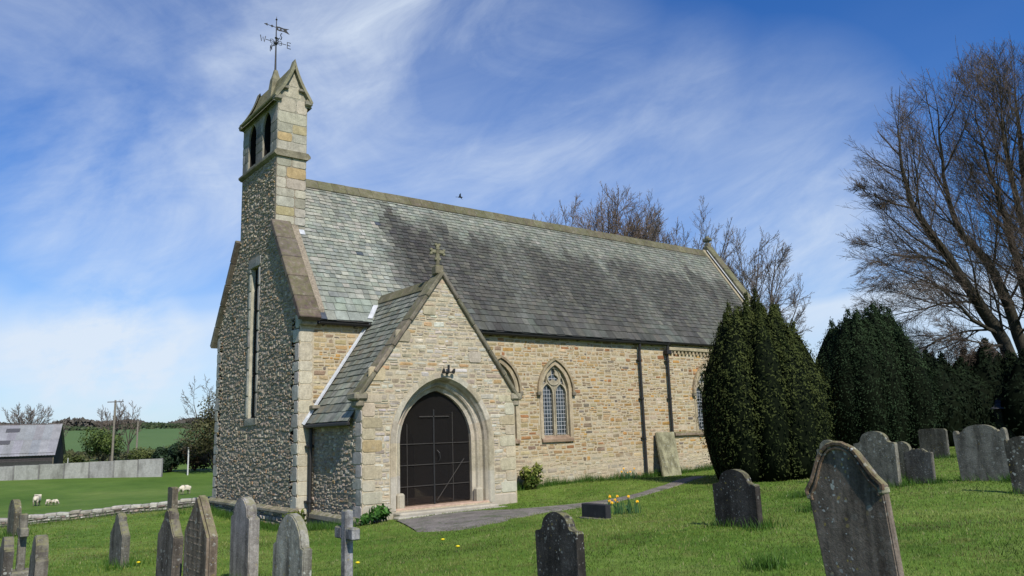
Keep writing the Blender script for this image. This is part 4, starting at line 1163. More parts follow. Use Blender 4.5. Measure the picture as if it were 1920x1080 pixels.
grave('lancet', -3.98, -7.62, .74, 1.03, .15, (.30, .275, .245), g_, 'smooth pale grey gravestone with lancet top and square shoulders', 0, 0, 1)
grave('gothic', -4.28, -10.02, .86, .96, .115, (.30, .285, .235), li, 'white-lichened gravestone with a pointed shouldered top', 0, 1, 1)
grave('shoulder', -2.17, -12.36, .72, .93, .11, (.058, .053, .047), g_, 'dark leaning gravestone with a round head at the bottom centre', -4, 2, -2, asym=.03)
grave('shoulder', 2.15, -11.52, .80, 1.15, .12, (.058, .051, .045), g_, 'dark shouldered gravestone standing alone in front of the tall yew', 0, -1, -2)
grave('lancet', 9.77, -8.62, .58, 1.40, .12, (.21, .205, .165), g_, 'pale gravestone mostly hidden behind the big ogee-topped stone', -2)
grave('shoulder', 8.94, -10.2, .95, 1.59, .13, (.165, .155, .125), g_, 'tall grey round-headed gravestone before the second yew', -1, 1, -2)
grave('round', 10.86, -9.82, .42, 1.31, .12, (.17, .16, .12), g_, 'narrow gravestone edge showing just behind the grey round-headed stone')
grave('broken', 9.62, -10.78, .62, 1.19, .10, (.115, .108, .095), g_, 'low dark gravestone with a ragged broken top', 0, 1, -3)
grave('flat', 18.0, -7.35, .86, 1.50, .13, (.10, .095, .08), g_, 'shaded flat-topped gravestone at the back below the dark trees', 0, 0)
grave('scroll', 10.19, -11.9, 1.06, 1.66, .13, (.20, .185, .15), g_, 'broad grey gravestone with small scrolled ears, tilted a little', -3, 1, -2)
grave('scroll', 8.01, -13.42, .50, 1.45, .12, (.12, .11, .09), li, 'gravestone cut off by the right edge of the photo', -2)
bigs = grave('ogee', -1.15, -15.29, .70, 1.62, .10, (.185, .150, .118), li, 'large lichen-spotted gravestone with ogee top and moulded rim in front', -6, 0, -3, bevel=.012)
# worn carving on the gabled stone
mb = MB(); r = random.Random(88); v = .98
while v > .28:
    u = -.34 + r.uniform(0, .1)
    while u < .32:
        l = r.uniform(.015, .05)
        if r.random() < .5: mb.abox(-.069, -.062, u, u + l * .7, v - r.uniform(.004, .012), v + r.uniform(.004, .012), jit((.215, .175, .135), .15, r), .002)
        u += l + r.uniform(.012, .03)
    v -= r.uniform(.075, .10)
tag(mb.build('worn_carving', M['grave'], hst), kind='stuff')
# moulded rim of the large stone
mb = MB(); hp = half_profile('ogee'); zt_ = 1.62 - G(-1.15, -15.29)
pts = [(u * .345, zt_ - d * .69) for u, d in hp]; pts = pts + [(-u, v) for u, v in pts[::-1][1:]]
for off, rr_ in ((.0, .024), (.045, .013)):
    sp_ = [(-.052 - (.006 if off else 0), u * (1 - off * 2.2), v - off) for u, v in pts]
    mb.tube(sp_, rr_, (.21, .145, .10), 6)
for s in (-1, 1): mb.abox(-.07, .05, s * .36 - .03, s * .36 + .03, zt_ - .48, zt_ - .42, (.3, .29, .2), .012)
mb.build('moulding', li, bigs)
M['granite'] = stone_mat('black_granite', (.7, 1.3), .12, (.3, .3, .28), fine=70, bmp=.15)
z = G(2.7, -7.84); mb = MB()
mb.abox(-.07, .07, -.34, .34, -.1, .27, (.03, .03, .032), .012)
o = mb.build('gravestone', M['granite']); o.location = (2.7, -7.84, z); tag(o, 'small low black block beside the daffodils', 'gravestone', 'gravestones in the churchyard')
mb = MB(); mb.abox(-.10, .10, -.37, .37, -.15, .02, (.2, .19, .17), .012); mb.build('base', M['grave'], o)
def cross(x, y, top, label, c, s=.135, arm=.54, t=.115, base=False):
    z = G(x, y); h = top - z
    o = empty('stone_cross', (x, y, z)); tag(o, label, 'cross', 'stone crosses among the graves')
    mb = MB()
    mb.box((0, 0, h / 2 - .1), (t / 2, 0, 0), (0, s / 2, 0), (0, 0, h / 2 + .1), c, .016); mb.build('shaft', M['grave'], o)
    for e in (-1, 1):
        mb = MB(); mb.box((0, e * (s / 2 + (arm - s) / 4), h - .29), (t / 2 * .99, 0, 0), (0, (arm - s) / 4 + .004, 0), (0, 0, .075), c, .016); mb.build('arm', M['grave'], o)
    if base:
        mb = MB(); mb.abox(-.17, .17, -.22, .22, -.3, .22, c, .03); mb.abox(-.24, .24, -.30, .30, -.3, .06, c, .03); mb.build('base', M['grave'], o)
    STONEBASES.append((x, y, .3, .2)); return o
cross(-3.29, -9.45, .89, 'pale grey stone cross seen nearly edge-on before the porch', (.30, .295, .29), .14, .52, .115)
cross(-6.19, -3.29, .74, 'thin weathered stone cross on a stepped base at far left', (.19, .175, .14), .13, .5, .12, True)
# old slab leaning on the church
z = G(13.2, -.6); mb = MB()
a0, a1 = Vector((12.86, -.62, z - .12)), Vector((13.16, -.12, 1.66))
d = (a1 - a0); nrm = Vector((0, -1, .3)).normalized(); acr = Vector((1, -.12, 0)).normalized()
mid = (a0 + a1) / 2 + acr * .36
mb.box(mid, acr * .42, d / 2, nrm * .05, (.27, .255, .16), .02)
o = mb.build('leaning_slab', M['grave']); tag(o, 'old flat stone slab leaning against the church wall by the downpipes', 'stone slab')

# ------------------------------------------------------------------ field wall
WP = resample([(-26, 18.5), (-12, 15.6), (-4.84, 13.87), (1.12, 11.7), (7, 9.9), (14, 8.6)], 6)
cum = [0]
for a, b in zip(WP, WP[1:]): cum.append(cum[-1] + math.hypot(b[0] - a[0], b[1] - a[1]))
def wpt(u):
    u = min(max(u, 0), cum[-1] - 1e-6)
    for i in range(len(cum) - 1):
        if cum[i + 1] >= u:
            t = (u - cum[i]) / (cum[i + 1] - cum[i]); a, b = WP[i], WP[i + 1]
            dx, dy = (b[0] - a[0]), (b[1] - a[1]); l = math.hypot(dx, dy)
            return a[0] + dx * t, a[1] + dy * t, dx / l, dy / l
def wmap(side):
    def f(u, v, n):
        x, y, dx, dy = wpt(u); o = (.17 + n) * side
        return (x + dy * o, y - dx * o, G(x, y) + v)
    return f
mb = MB(); r = random.Random(77)
PAL_D = [((.30, .28, .24), 3), ((.38, .36, .31), 3), ((.22, .20, .17), 2), ((.27, .21, .17), 1.5), ((.44, .42, .37), 1.2)]
rubble(mb, wmap(1), -.1, .22, lambda v: [(0, cum[-1] - .1)], PAL_D, .09, .16, .14, .36, .05, .7, r, .012, .06)
u = 0
while u < cum[-1] - .4:
    l = r.uniform(.22, .42); x, y, dx, dy = wpt(u + l / 2)
    mb.box((x, y, G(x, y) + .26 + r.uniform(-.02, .03)), (dx * l / 2, dy * l / 2, r.uniform(-.02, .02)), (-dy * .19, dx * .19, 0), (0, 0, .06), jit(r.choice([(.36, .34, .29), (.28, .26, .22), (.42, .40, .34)]), .12, r), .03); u += l + .01
for i in range(len(WP) - 1):
    a, b = WP[i], WP[i + 1]; x, y = (a[0] + b[0]) / 2, (a[1] + b[1]) / 2; dx, dy = (b[0] - a[0]) / 2, (b[1] - a[1]) / 2; l = math.hypot(dx, dy)
    mb.box((x, y, G(x, y) - .02), (dx, dy, 0), (-dy / l * .17, dx / l * .17, 0), (0, 0, .26), (.12, .11, .1), .01)
o = mb.build('field_wall', M['drystone']); tag(o, 'low pale dry-stone wall between the graveyard and the sheep field', 'stone wall')

# ------------------------------------------------------------------ sheep
def skin_mesh(name, nodes, edges, sub=2):
    me = bpy.data.meshes.new(name + '_src'); me.from_pydata([n[0] for n in nodes], edges, [])
    o = bpy.data.objects.new(name + '_src', me); col.objects.link(o)
    sk = o.modifiers.new('skin', 'SKIN')
    for i, n in enumerate(nodes):
        q = n[1]; o.data.skin_vertices[0].data[i].radius = (q, q) if isinstance(q, (int, float)) else q
        o.data.skin_vertices[0].data[i].use_root = (i == 0)
    ss = o.modifiers.new('sub', 'SUBSURF'); ss.levels = sub; ss.render_levels = sub
    dg = bpy.context.evaluated_depsgraph_get(); dg.update()
    m2 = bpy.data.meshes.new_from_object(o.evaluated_get(dg)); m2.name = name
    bpy.data.objects.remove(o); bpy.data.meshes.remove(me)
    return m2
def sheep_mesh(lamb=False):
    f = .8 if lamb else 1
    n = [((0, 0, .58), .24 * f), ((.28, 0, .60), .25 * f), ((-.30, 0, .59), .26 * f), ((-.46, 0, .56), .17 * f), ((.46, 0, .60), .17 * f), ((.60, 0, .50), .095 * f), ((.72, 0, .30), .085), ((.80, 0, .18), .05)]
    e = [(0, 1), (0, 2), (2, 3), (1, 4), (4, 5), (5, 6), (6, 7)]
    for sx, src in ((.30, 1), (-.34, 2)):
        for sy in (-.13, .13):
            b = len(n); n += [((sx, sy, .38), .075), ((sx + (.02 if sx > 0 else -.05), sy, .20), .04), ((sx, sy, .02), .032)]; e += [(src, b), (b, b + 1), (b + 1, b + 2)]
    for sy in (-.09, .09):
        b = len(n); n.append(((.66, sy, .38), .022)); e.append((6, b))
    b = len(n); n.append(((-.58, 0, .42), .035)); e.append((3, b))
    me = skin_mesh('sheep', n, e)
    at = me.attributes.new('tint', 'FLOAT_COLOR', 'FACE'); arr = np.ones((len(me.polygons), 4), dtype=np.float32)
    for p in me.polygons:
        c = p.center
        arr[p.index, :3] = (.62, .55, .42) if (c.z > .36 and c.x < .60) else ((.30, .26, .21) if c.x > .5 else (.22, .19, .15))
    at.data.foreach_set('color', arr.ravel()); me.materials.clear(); me.materials.append(M['wool'])
    me.polygons.foreach_set('use_smooth', [True] * len(me.polygons)); return me
sm, lm_ = sheep_mesh(), sheep_mesh(True)
for me_, nm, x, y, rz, s, lb, gp in ((sm, 'sheep', 1.3, 53.4, 70, 1.02, 'white sheep grazing with its rear turned, left of the two lambs', None), (sm, 'sheep', 12.46, 53.7, 200, .98, 'white sheep grazing side-on near the church corner', None),
                             (lm_, 'lamb', 2.02, 52.8, 240, .62, 'small white lamb, left of the pair', 'pair of lambs'), (lm_, 'lamb', 2.42, 52.6, 300, .60, 'small white lamb, right of the pair', 'pair of lambs')):
    o = bpy.data.objects.new(nm, me_); col.objects.link(o); o.location = (x, y, G(x, y)); o.rotation_euler = (0, 0, R(rz)); o.scale = (s, s, s); tag(o, lb, nm, gp or 'sheep in the field')

# ------------------------------------------------------------------ farm
def corrug_mat():
    m, nt, b, out = mat('corrugated_sheet')
    t = noisen(nt, .8, 5, .65); n = noisen(nt, 6, 4, .6)
    c = mixc(nt, 1.0, tint(nt), ramp(nt, t, [(.3, .78), (.7, 1.18)]), 'MULTIPLY'); c = mixc(nt, .6, c, ramp(nt, n, [(.3, .8), (.7, 1.2)]), 'MULTIPLY')
    L(nt, c, b.inputs['Base Color']); b.inputs['Roughness'].default_value = .8; return m
M['corrug'] = corrug_mat()
ax = Vector((-.96, .279, 0)); dp = Vector((.279, .96, 0)); BO = Vector((8.9, 100.9, -1.3))
barn = empty('barn', BO); tag(barn, 'long low dark timber barn with a grey sheeted roof', 'barn')
LB, DB, HE, HR = 26, 9.0, 2.55, 6.4
bp = lambda a, d, z: tuple(ax * a + dp * d + Vector((0, 0, z)))
mb = MB(); r = random.Random(3)
z = 0
while z < HE - .05:
    mb.add([bp(0, 0, z), bp(LB, 0, z), bp(LB, -.03, z + .20), bp(0, -.03, z + .20)], [(0, 1, 2, 3)], jit((.055, .05, .047), .25, r)); z += .22
mb.add([bp(0, .03, 0), bp(LB, .03, 0), bp(LB, .03, HE), bp(0, .03, HE)], [(0, 1, 2, 3)], (.02, .02, .02))
mb.add([bp(0, 0, 0), bp(0, DB, 0), bp(0, DB, HE), bp(0, DB / 2, HR - .05), bp(0, 0, HE)], [(0, 1, 2, 3, 4)], (.022, .02, .019))
mb.add([bp(LB, 0, 0), bp(LB, DB, 0), bp(LB, DB, HE), bp(LB, DB / 2, HR - .05), bp(LB, 0, HE)], [(0, 1, 2, 3, 4)], (.04, .035, .03))
mb.add([bp(0, DB, 0), bp(LB, DB, 0), bp(LB, DB, HE), bp(0, DB, HE)], [(0, 1, 2, 3)], (.05, .045, .04))
mb.build('wall', M['timber'], barn)
mb = MB()
for side in (0, 1):
    a = -.25; k = 0
    while a < LB:
        w_ = 1.02
        d0, d1 = (-.35, DB / 2) if side == 0 else (DB + .35, DB / 2)
        zl = HE - .28
        for (f0, f1) in ((0, .5), (.49, 1.0)):
            c = jit((.215, .215, .22), .10, r); q = 6; vs = []
            for i in range(q + 1):
                aa = a + w_ * i / q; nz = .03 * (i % 2) + (.02 if f0 else 0)
                for f in (f0, f1): vs.append(bp(aa, d0 + (d1 - d0) * f, zl + (HR - zl) * f + nz))
            mb.add(vs, [(2 * i, 2 * i + 1, 2 * i + 3, 2 * i + 2) for i in range(q)], c)
        a += w_
rf = mb.build('roof', M['corrug'], barn)
for a, f in ((4.6, .80), (5.3, .42)):
    mb = MB()
    for k in range(1):
        d0 = -.35 + (DB / 2 + .35) * (f - .06); d1 = -.35 + (DB / 2 + .35) * (f + .06); zl = HE - .28
        q = [bp(a, d0, zl + (HR - zl) * (f - .06) + .09), bp(a + 1.6, d0, zl + (HR - zl) * (f - .06) + .09), bp(a + 1.6, d1, zl + (HR - zl) * (f + .06) + .09), bp(a, d1, zl + (HR - zl) * (f + .06) + .09)]
        mb.add(q, [(0, 1, 2, 3)], (.07, .07, .075))
    mb.build('rooflight', M['paint'], rf)
mb = MB(); a = 2.0
while a < LB: mb.box(bp(a, DB / 2, HR + .08), ax * .28, dp * .16, (0, 0, .07), (.10, .085, .08), .02); a += 3.1
mb.box(bp(LB / 2, DB / 2, HR + .03), ax * (LB / 2), dp * .12, (0, 0, .04), (.16, .13, .12), .02)
mb.build('ridge_vents', M['paint'], rf)
mb = MB(); mb.box(bp(-.02, .1, 1.3), ax * .06, dp * .12, (0, 0, 1.3), (.14, .12, .08), .01); mb.build('post', M['timber'], barn); mb = MB(); mb.box(bp(-1.6, 1.2, .9), ax * .05, dp * .05, (0, 0, .9), (.45, .45, .43), .01); mb.build('post', M['timber'], barn)

cw = empty('concrete_wall', (16.2, 76.4, 0)); tag(cw, 'pale concrete panel wall along the far side of the field', 'concrete wall')
c0, c1 = Vector((16.2, 76.4)), Vector((-22, 96.2)); dv = (c1 - c0); ln = dv.length; dv.normalize()
n_ = 17
for k in range(n_):
    p = c0 + dv * (ln * k / n_); q = c0 + dv * (ln * (k + 1) / n_ - .12); m_ = (p + q) / 2; z = H(m_.x, m_.y); zt2 = .30 - .04 * k
    mb = MB(); mb.box((m_.x - 16.2, m_.y - 76.4, (z - .4 + zt2) / 2), (*((q - p) / 2), 0), (-dv.y * .06, dv.x * .06, 0), (0, 0, (zt2 - z + .4) / 2), jit((.31, .305, .275), .08, r), .02); mb.build('panel', M['concrete'], cw)
    mb = MB(); mb.box((p.x - 16.2 - dv.x * .06, p.y - 76.4 - dv.y * .06, (z - .4 + zt2 + .04) / 2), (dv.x * .06, dv.y * .06, 0), (-dv.y * .10, dv.x * .10, 0), (0, 0, (zt2 + .04 - z + .4) / 2), (.22, .215, .2), .02); mb.build('post', M['concrete'], cw)
RD = Vector((.786, -.618, 0))
def pole(x, y, top, label, arm, rr_):
    z = H(x, y); o = empty('telegraph_pole', (x, y, z)); tag(o, label, 'pole', 'telegraph poles by the farm')
    mb = MB(); mb.tube([(0, 0, -.5), (0, 0, top - z)], [rr_, rr_ * .75], (.20, .175, .135), 8); mb.build('pole', M['timber'], o)
    mb = MB(); mb.box((0, -.1, top - z - .25), RD * arm, (.03, .04, 0), (0, 0, .06), (.10, .09, .08), .01); mb.build('crossarm', M['timber'], o)
    for e in (-1, 0, 1):
        mb = MB(); mb.lathe(tuple(RD * (arm * .9 * e) + Vector((0, -.1, top - z - .19))), [(.03, 0), (.06, .08), (.05, .2), (.02, .3)], (.12, .11, .10), 8)
    mb.build('insulator', M['paint'], o)
pole(16.9, 105.5, 8.35, 'taller telegraph pole with a wide crossarm', 1.15, .17)
pole(24.0, 123.0, 6.2, 'shorter telegraph pole to the right of the tall one', .35, .16)
z = H(19.1, 76.6); mb = MB(); mb.box((0, 0, 1.2), (.07, 0, 0), (0, .07, 0), (0, 0, 1.9), (.50, .49, .46), .02); o = mb.build('post', M['paint']); o.location = (19.1, 76.6, z); tag(o, 'white upright post before the brown shrubs', 'post')

# ------------------------------------------------------------------ bare trees
Z = Vector((0, 0, 1))
def rdir(r):
    while True:
        v = Vector((r.uniform(-1, 1), r.uniform(-1, 1), r.uniform(-1, 1)))
        if .05 < v.length < 1: return v.normalized()
def grow(mb, p, d, Ln, rad, lv, P, r):
    n = P['seg'][lv]; pts = [p.copy()]; rs = [rad]; ds = [d.copy()]
    q = p.copy(); dd = d.copy()
    for i in range(n):
        dd = (dd + Z * P['up'][lv] + rdir(r) * P['wig'][lv]).normalized(); q2 = q + dd * (Ln / n)
        if 'env' in P and i > 0:
            e = q2 - P['env'][0]
            if (e.x / P['env'][1]) ** 2 + (e.y / P['env'][1]) ** 2 + (e.z / P['env'][2]) ** 2 > P['env'][3] * r.uniform(.95, 1.28): break
        q = q2
        pts.append(q.copy()); rs.append(max(P['rmin'], rad * (1 - P['tap'][lv] * (i + 1) / n))); ds.append(dd.copy())
    if len(pts) < 2: return
    mb.add_tube(pts, rs, jit(P['col'][lv], .15, r), P['side'][lv])
    if lv + 1 < len(P['seg']): fr = (len(pts) - 1) / n; sprout(mb, pts, rs, ds, Ln * (.35 + .65 * fr), lv + 1, P, r, None, max(1, round(P['kids'][lv + 1] * fr)))
def sprout(mb, pts, rs, ds, Ln, lv, P, r, t0=None, k=None):
    k = k or P['kids'][lv]; n = len(pts) - 1; t0 = P['t0'][lv] if t0 is None else t0
    for j in range(k):
        t = t0 + (1 - t0) * (j + r.uniform(.1, .9)) / k; f = t * n; i = min(int(f), n - 1); f -= i
        p = pts[i].lerp(pts[i + 1], f); d = ds[min(i + 1, len(ds) - 1)]
        a = d.orthogonal().normalized(); b = d.cross(a); an = r.uniform(0, 2 * math.pi)
        side = a * math.cos(an) + b * math.sin(an)
        if P.get('fan') is not None and lv <= 2: side = (side + P['fan'] * .6).normalized()
        ang = R(r.uniform(*P['ang'][lv])); cd = (d * math.cos(ang) + side * math.sin(ang)).normalized()
        ln = Ln * P['rat'][lv] * (1.1 - .6 * t) * r.uniform(.7, 1.25)
        grow(mb, p, cd, ln, max(P['rmin'], min(rs[i] * .62, P['rk'][lv] * ln)), lv, P, r)
    if P.get('tip', True):
        grow(mb, pts[-1], ds[-1], Ln * P['rat'][lv] * .7, rs[-1], lv, P, r)
class Tubes(MB):
    def add_tube(s, pts, rads, c, n): s.tube(pts, rads, c, n, False)

def big_tree():
    r = random.Random(19)
    root = empty('bare_tree', (38.6, -3.3, .3)); tag(root, 'huge bare many-stemmed tree rising at the right edge', 'tree')
    base = Vector((38.6, -3.3, .3)); ENVC = Vector((38.5, -5.8, 9.2)) - base
    limbs = [([(37.2, -3.8, .3), (36.3, -3.84, 2.85), (35.13, -3.55, 5.5), (33.78, -3.02, 7.76), (32.32, -2.43, 10.16), (31.1, -1.95, 12.16), (30.4, -1.89, 14.26), (30.13, -2.11, 16.3)], .40, 13),
             ([(38.0, -3.5, .3), (37.6, -3.71, 3.41), (36.57, -3.66, 6.65), (35.24, -3.31, 9.63), (33.91, -2.68, 11.42), (33.15, -2.69, 13.98), (32.67, -3.01, 17.6)], .38, 12),
             ([(38.3, -3.5, .3), (37.66, -3.88, 3.94), (37.01, -4.25, 7.69), (35.96, -4.25, 11.2), (35.08, -4.19, 13.9), (34.2, -4.13, 17.3)], .34, 12),
             ([(40.3, -3.2, .3), (40.16, -3.93, 6.83), (38.99, -4.34, 12.47), (38.35, -4.64, 15.85), (37.67, -5.03, 19.3)], .42, 13),
             ([(39.45, -3.6, .3), (39.56, -4.72, 6.69), (39.19, -5.72, 12.16), (38.7, -6.63, 17.9)], .40, 12),
             ([(36.9, -5.6, .3), (37.3, -5.2, 6.0), (36.3, -4.9, 11.0), (35.9, -4.7, 15.0), (36.0, -4.8, 18.4)], .30, 12),
             ([(40.9, -6.5, .3), (41.3, -7.3, 7), (41.0, -8.0, 13), (41.3, -8.4, 19)], .38, 10)]
    lows = [([(34.8, -3.5, 5.9), (33.16, -3.1, 6.5), (32.01, -2.66, 7.71), (30.9, -2.13, 8.57), (29.63, -1.37, 9.0)], .10, 8), ([(35.3, -3.6, 5.3), (34.0, -3.41, 5.25), (32.39, -2.68, 5.57), (31.19, -1.68, 5.47)], .08, 8),
            ([(33.0, -2.7, 9.0), (31.6, -2.2, 9.6), (30.2, -1.4, 9.7), (28.8, -.6, 10.2)], .09, 8), ([(31.2, -2.0, 12.1), (30.0, -1.2, 12.5), (28.9, -.5, 13.1)], .07, 7), ([(36.4, -3.7, 3.2), (34.6, -2.9, 3.6), (33.0, -2.0, 4.2), (31.4, -1.1, 4.3)], .08, 8),
            ([(34.0, -3.1, 7.4), (32.9, -2.2, 7.5), (31.4, -1.2, 7.1), (29.9, -.2, 6.9)], .07, 9), ([(34.8, -3.3, 6.1), (33.4, -2.2, 6.0), (31.9, -1.0, 5.3), (30.6, 0.1, 4.6)], .06, 9)]
    P = dict(seg=[8, 8, 6, 4], up=[.03, .09, .06, .03], wig=[.08, .12, .12, .14], tap=[.8, .9, .85, .8], side=[7, 5, 3, 3], kids=[0, 22, 15, 11], t0=[.3, .22, .08, .08],
             ang=[(20, 40), (30, 62), (24, 50), (22, 50)], rat=[1, .36, .50, .46], rk=[.02, .011, .0075, .0065], rmin=.0058,
             col=[(.05, .044, .034), (.056, .047, .037), (.078, .062, .048), (.098, .075, .057)], fan=Vector((-.5, .4, .05)), env=(ENVC, 12.0, 11.8, 1.0))
    tr, cr = Tubes(), Tubes()
    for pts, rad, k in [(a_, b_, c_ + 8) for a_, b_, c_ in limbs] + lows:
        pl = [Vector(p) for p in pts]; res_ = []
        for i in range(len(pl) - 1):
            for j in range(4):
                t = j / 4; p0, p1, p2, p3 = pl[max(i - 1, 0)], pl[i], pl[i + 1], pl[min(i + 2, len(pl) - 1)]
                res_.append(.5 * (2 * p1 + (p2 - p0) * t + (2 * p0 - 5 * p1 + 4 * p2 - p3) * t * t + (3 * p1 - p0 - 3 * p2 + p3) * t ** 3) + rdir(r) * .04)
        res_.append(pl[-1]); m_ = len(res_)
        rs = [max(.012, rad * (1.0 - .95 * (i / (m_ - 1)) ** 1.15)) for i in range(m_)]
        low = rad < .12
        (cr if low else tr).tube([p - base for p in res_], rs, (.052, .046, .033), 8, False)
        ds = [(res_[min(i + 1, m_ - 1)] - res_[max(i - 1, 0)]).normalized() for i in range(m_)]
        ln = sum((b - a).length for a, b in zip(res_, res_[1:]))
        P2 = dict(P)
        if low: P2['up'] = [0, .0, -.02, -.02]; P2['rat'] = [1, .52, .5, .5]; k = k + 4
        sprout(cr, [p - base for p in res_], rs, ds, ln, 1, P2, r, t0=.12 if low else .26, k=k)
    tr.build('trunk', M['bark'], root, True); cr.build('crown', M['bark'], root)
big_tree()

def bare_tree(x, y, top, spread, label, seed, col_=(.10, .075, .055), kids=(0, 7, 6, 6, 5), fork=.3, rad=.3, group='bare trees behind the church', rmin=.012, stems=5, lean=.0, cone=36, l1=.42):
    r = random.Random(seed); z = H(x, y); hgt_ = top - z
    root = empty('bare_tree', (x, y, z)); tag(root, label, 'tree', group)
    tr, cr = Tubes(), Tubes(); fz = hgt_ * fork
    tr.tube([(0, 0, -.5), (0, .05, fz * .5), (.05, 0, fz)], [rad * 1.2, rad, rad * .85], (.075, .066, .052), 8, False)
    P = dict(seg=[8, 7, 5, 3], up=[.01, .05, .04, .03], wig=[.10, .14, .14, .15], tap=[.85, .85, .85, .8], side=[6, 4, 3, 3], kids=list(kids), t0=[.3, .25, .10, .10],
             ang=[(10, 30), (24, 50), (22, 48), (22, 52)], rat=[1, .38, .46, .44], rk=[.02, .013, .010, .010], rmin=rmin, col=[(.07, .06, .048), tuple(c * .85 for c in col_), col_, tuple(c * 1.15 for c in col_)])
    P['env'] = (Vector((0, 0, hgt_ * .62)), spread, hgt_ * .39, 1.0); P['t0'][1] = l1
    ec, er, ez, _ = P['env']
    for k in range(stems):
        an = 2.399 * k + r.uniform(-.3, .3); tl = R(cone) * math.sqrt((k + .4) / stems)
        d = Vector((math.cos(an) * math.sin(tl), math.sin(an) * math.sin(tl), math.cos(tl)))
        o_ = Vector((.03, 0, fz * r.uniform(.8, 1.05))); e = o_ - ec
        A_ = (d.x ** 2 + d.y ** 2) / er ** 2 + d.z ** 2 / ez ** 2; B_ = (e.x * d.x + e.y * d.y) / er ** 2 + e.z * d.z / ez ** 2; C_ = (e.x ** 2 + e.y ** 2) / er ** 2 + e.z ** 2 / ez ** 2 - 1
        ln = (-B_ + math.sqrt(max(.01, B_ * B_ - A_ * C_))) / A_
        grow(cr, o_, d, max(1.0, ln * r.uniform(.74, .96)), rad * .5, 0, P, r)
    tr.build('trunk', M['bark'], root, True); cr.build('crown', M['bark'], root)
BR = (.125, .092, .066)
bare_tree(34.9, 24.4, 20.9, 7.0, 'dense brown-twigged round bare tree behind the church roof', 3, BR, (0, 13, 12, 10), .17, .36, stems=34, rmin=.010)
bare_tree(30.0, 26.9, 17.6, 4.8, 'smaller bare tree on the left of the dense brown tree', 4, (.125, .098, .078), (0, 11, 10, 9), .17, .22, stems=18, rmin=.010)
bare_tree(35.1, 16.5, 19.0, 4.6, 'open bare tree with forked stems above the roof end', 8, (.105, .087, .072), (0, 9, 9, 6), .26, .26, stems=15, rmin=.010)
bare_tree(37.4, 12.4, 15.4, 4.0, 'grey bare tree beyond the east gable with a long side limb', 12, (.105, .09, .077), (0, 9, 9, 6), .24, .26, stems=15, rmin=.010)
FAR = 'bare trees on the far farmland'
FC = (.17, .145, .125)
bare_tree(14.5, 181, 11.6, 6.8, 'wide pale bare tree behind the barn roof', 21, FC, (0, 9, 8, 5), .2, .3, FAR, .022, 9)
bare_tree(4.0, 178, 9.8, 5.5, 'lower bare tree behind the barn at the left edge', 23, FC, (0, 8, 7, 5), .2, .3, FAR, .022, 8)
bare_tree(21.8, 188, 8.9, 2.8, 'small bare tree just right of the barn ridge', 22, FC, (0, 7, 6, 4), .25, .2, FAR, .022, 5)
bare_tree(22.8, 136, 9.9, 3.2, 'bare tree behind the tall telegraph pole', 24, (.15, .12, .095), (0, 9, 8, 5), .25, .22, FAR, .018, 7)
bare_tree(26.4, 140, 10.0, 2.6, 'narrow bare tree right of the tall telegraph pole', 25, (.15, .12, .095), (0, 8, 8, 5), .25, .2, FAR, .018, 5)

# ------------------------------------------------------------------ foliage
def leaves(pos, nrm, size, cols, name, mat_, parent=None, asp=.5, rs=0, flat=.5):
    """many small leaf faces; pos, nrm arrays of N x 3, size array of N"""
    g = np.random.default_rng(rs); n = len(pos)
    rv = g.normal(size=(n, 3)); nn = nrm + flat * rv; nn /= np.linalg.norm(nn, axis=1)[:, None] + 1e-9
    t = g.normal(size=(n, 3)) * .55 + np.array([0, 0, .55]) + nrm * .5
    t -= nn * (t * nn).sum(1)[:, None]; t /= np.linalg.norm(t, axis=1)[:, None] + 1e-9
    b = np.cross(nn, t); s = size[:, None]
    v = np.empty((n, 4, 3)); v[:, 0] = pos - t * s * .5; v[:, 1] = pos + b * s * asp * .5; v[:, 2] = pos + t * s * .6; v[:, 3] = pos - b * s * asp * .5
    me = bpy.data.meshes.new(name); me.vertices.add(4 * n); me.vertices.foreach_set('co', v.astype(np.float32).ravel())
    me.loops.add(4 * n); me.loops.foreach_set('vertex_index', np.arange(4 * n, dtype=np.int32)); me.polygons.add(n)
    me.polygons.foreach_set('loop_start', np.arange(0, 4 * n, 4, dtype=np.int32)); me.update(calc_edges=True)
    at = me.attributes.new('tint', 'FLOAT_COLOR', 'FACE'); at.data.foreach_set('color', np.c_[cols, np.ones(n)].astype(np.float32).ravel())
    me.materials.append(mat_); o = bpy.data.objects.new(name, me); col.objects.link(o)
    if parent: o.parent = parent
    return o

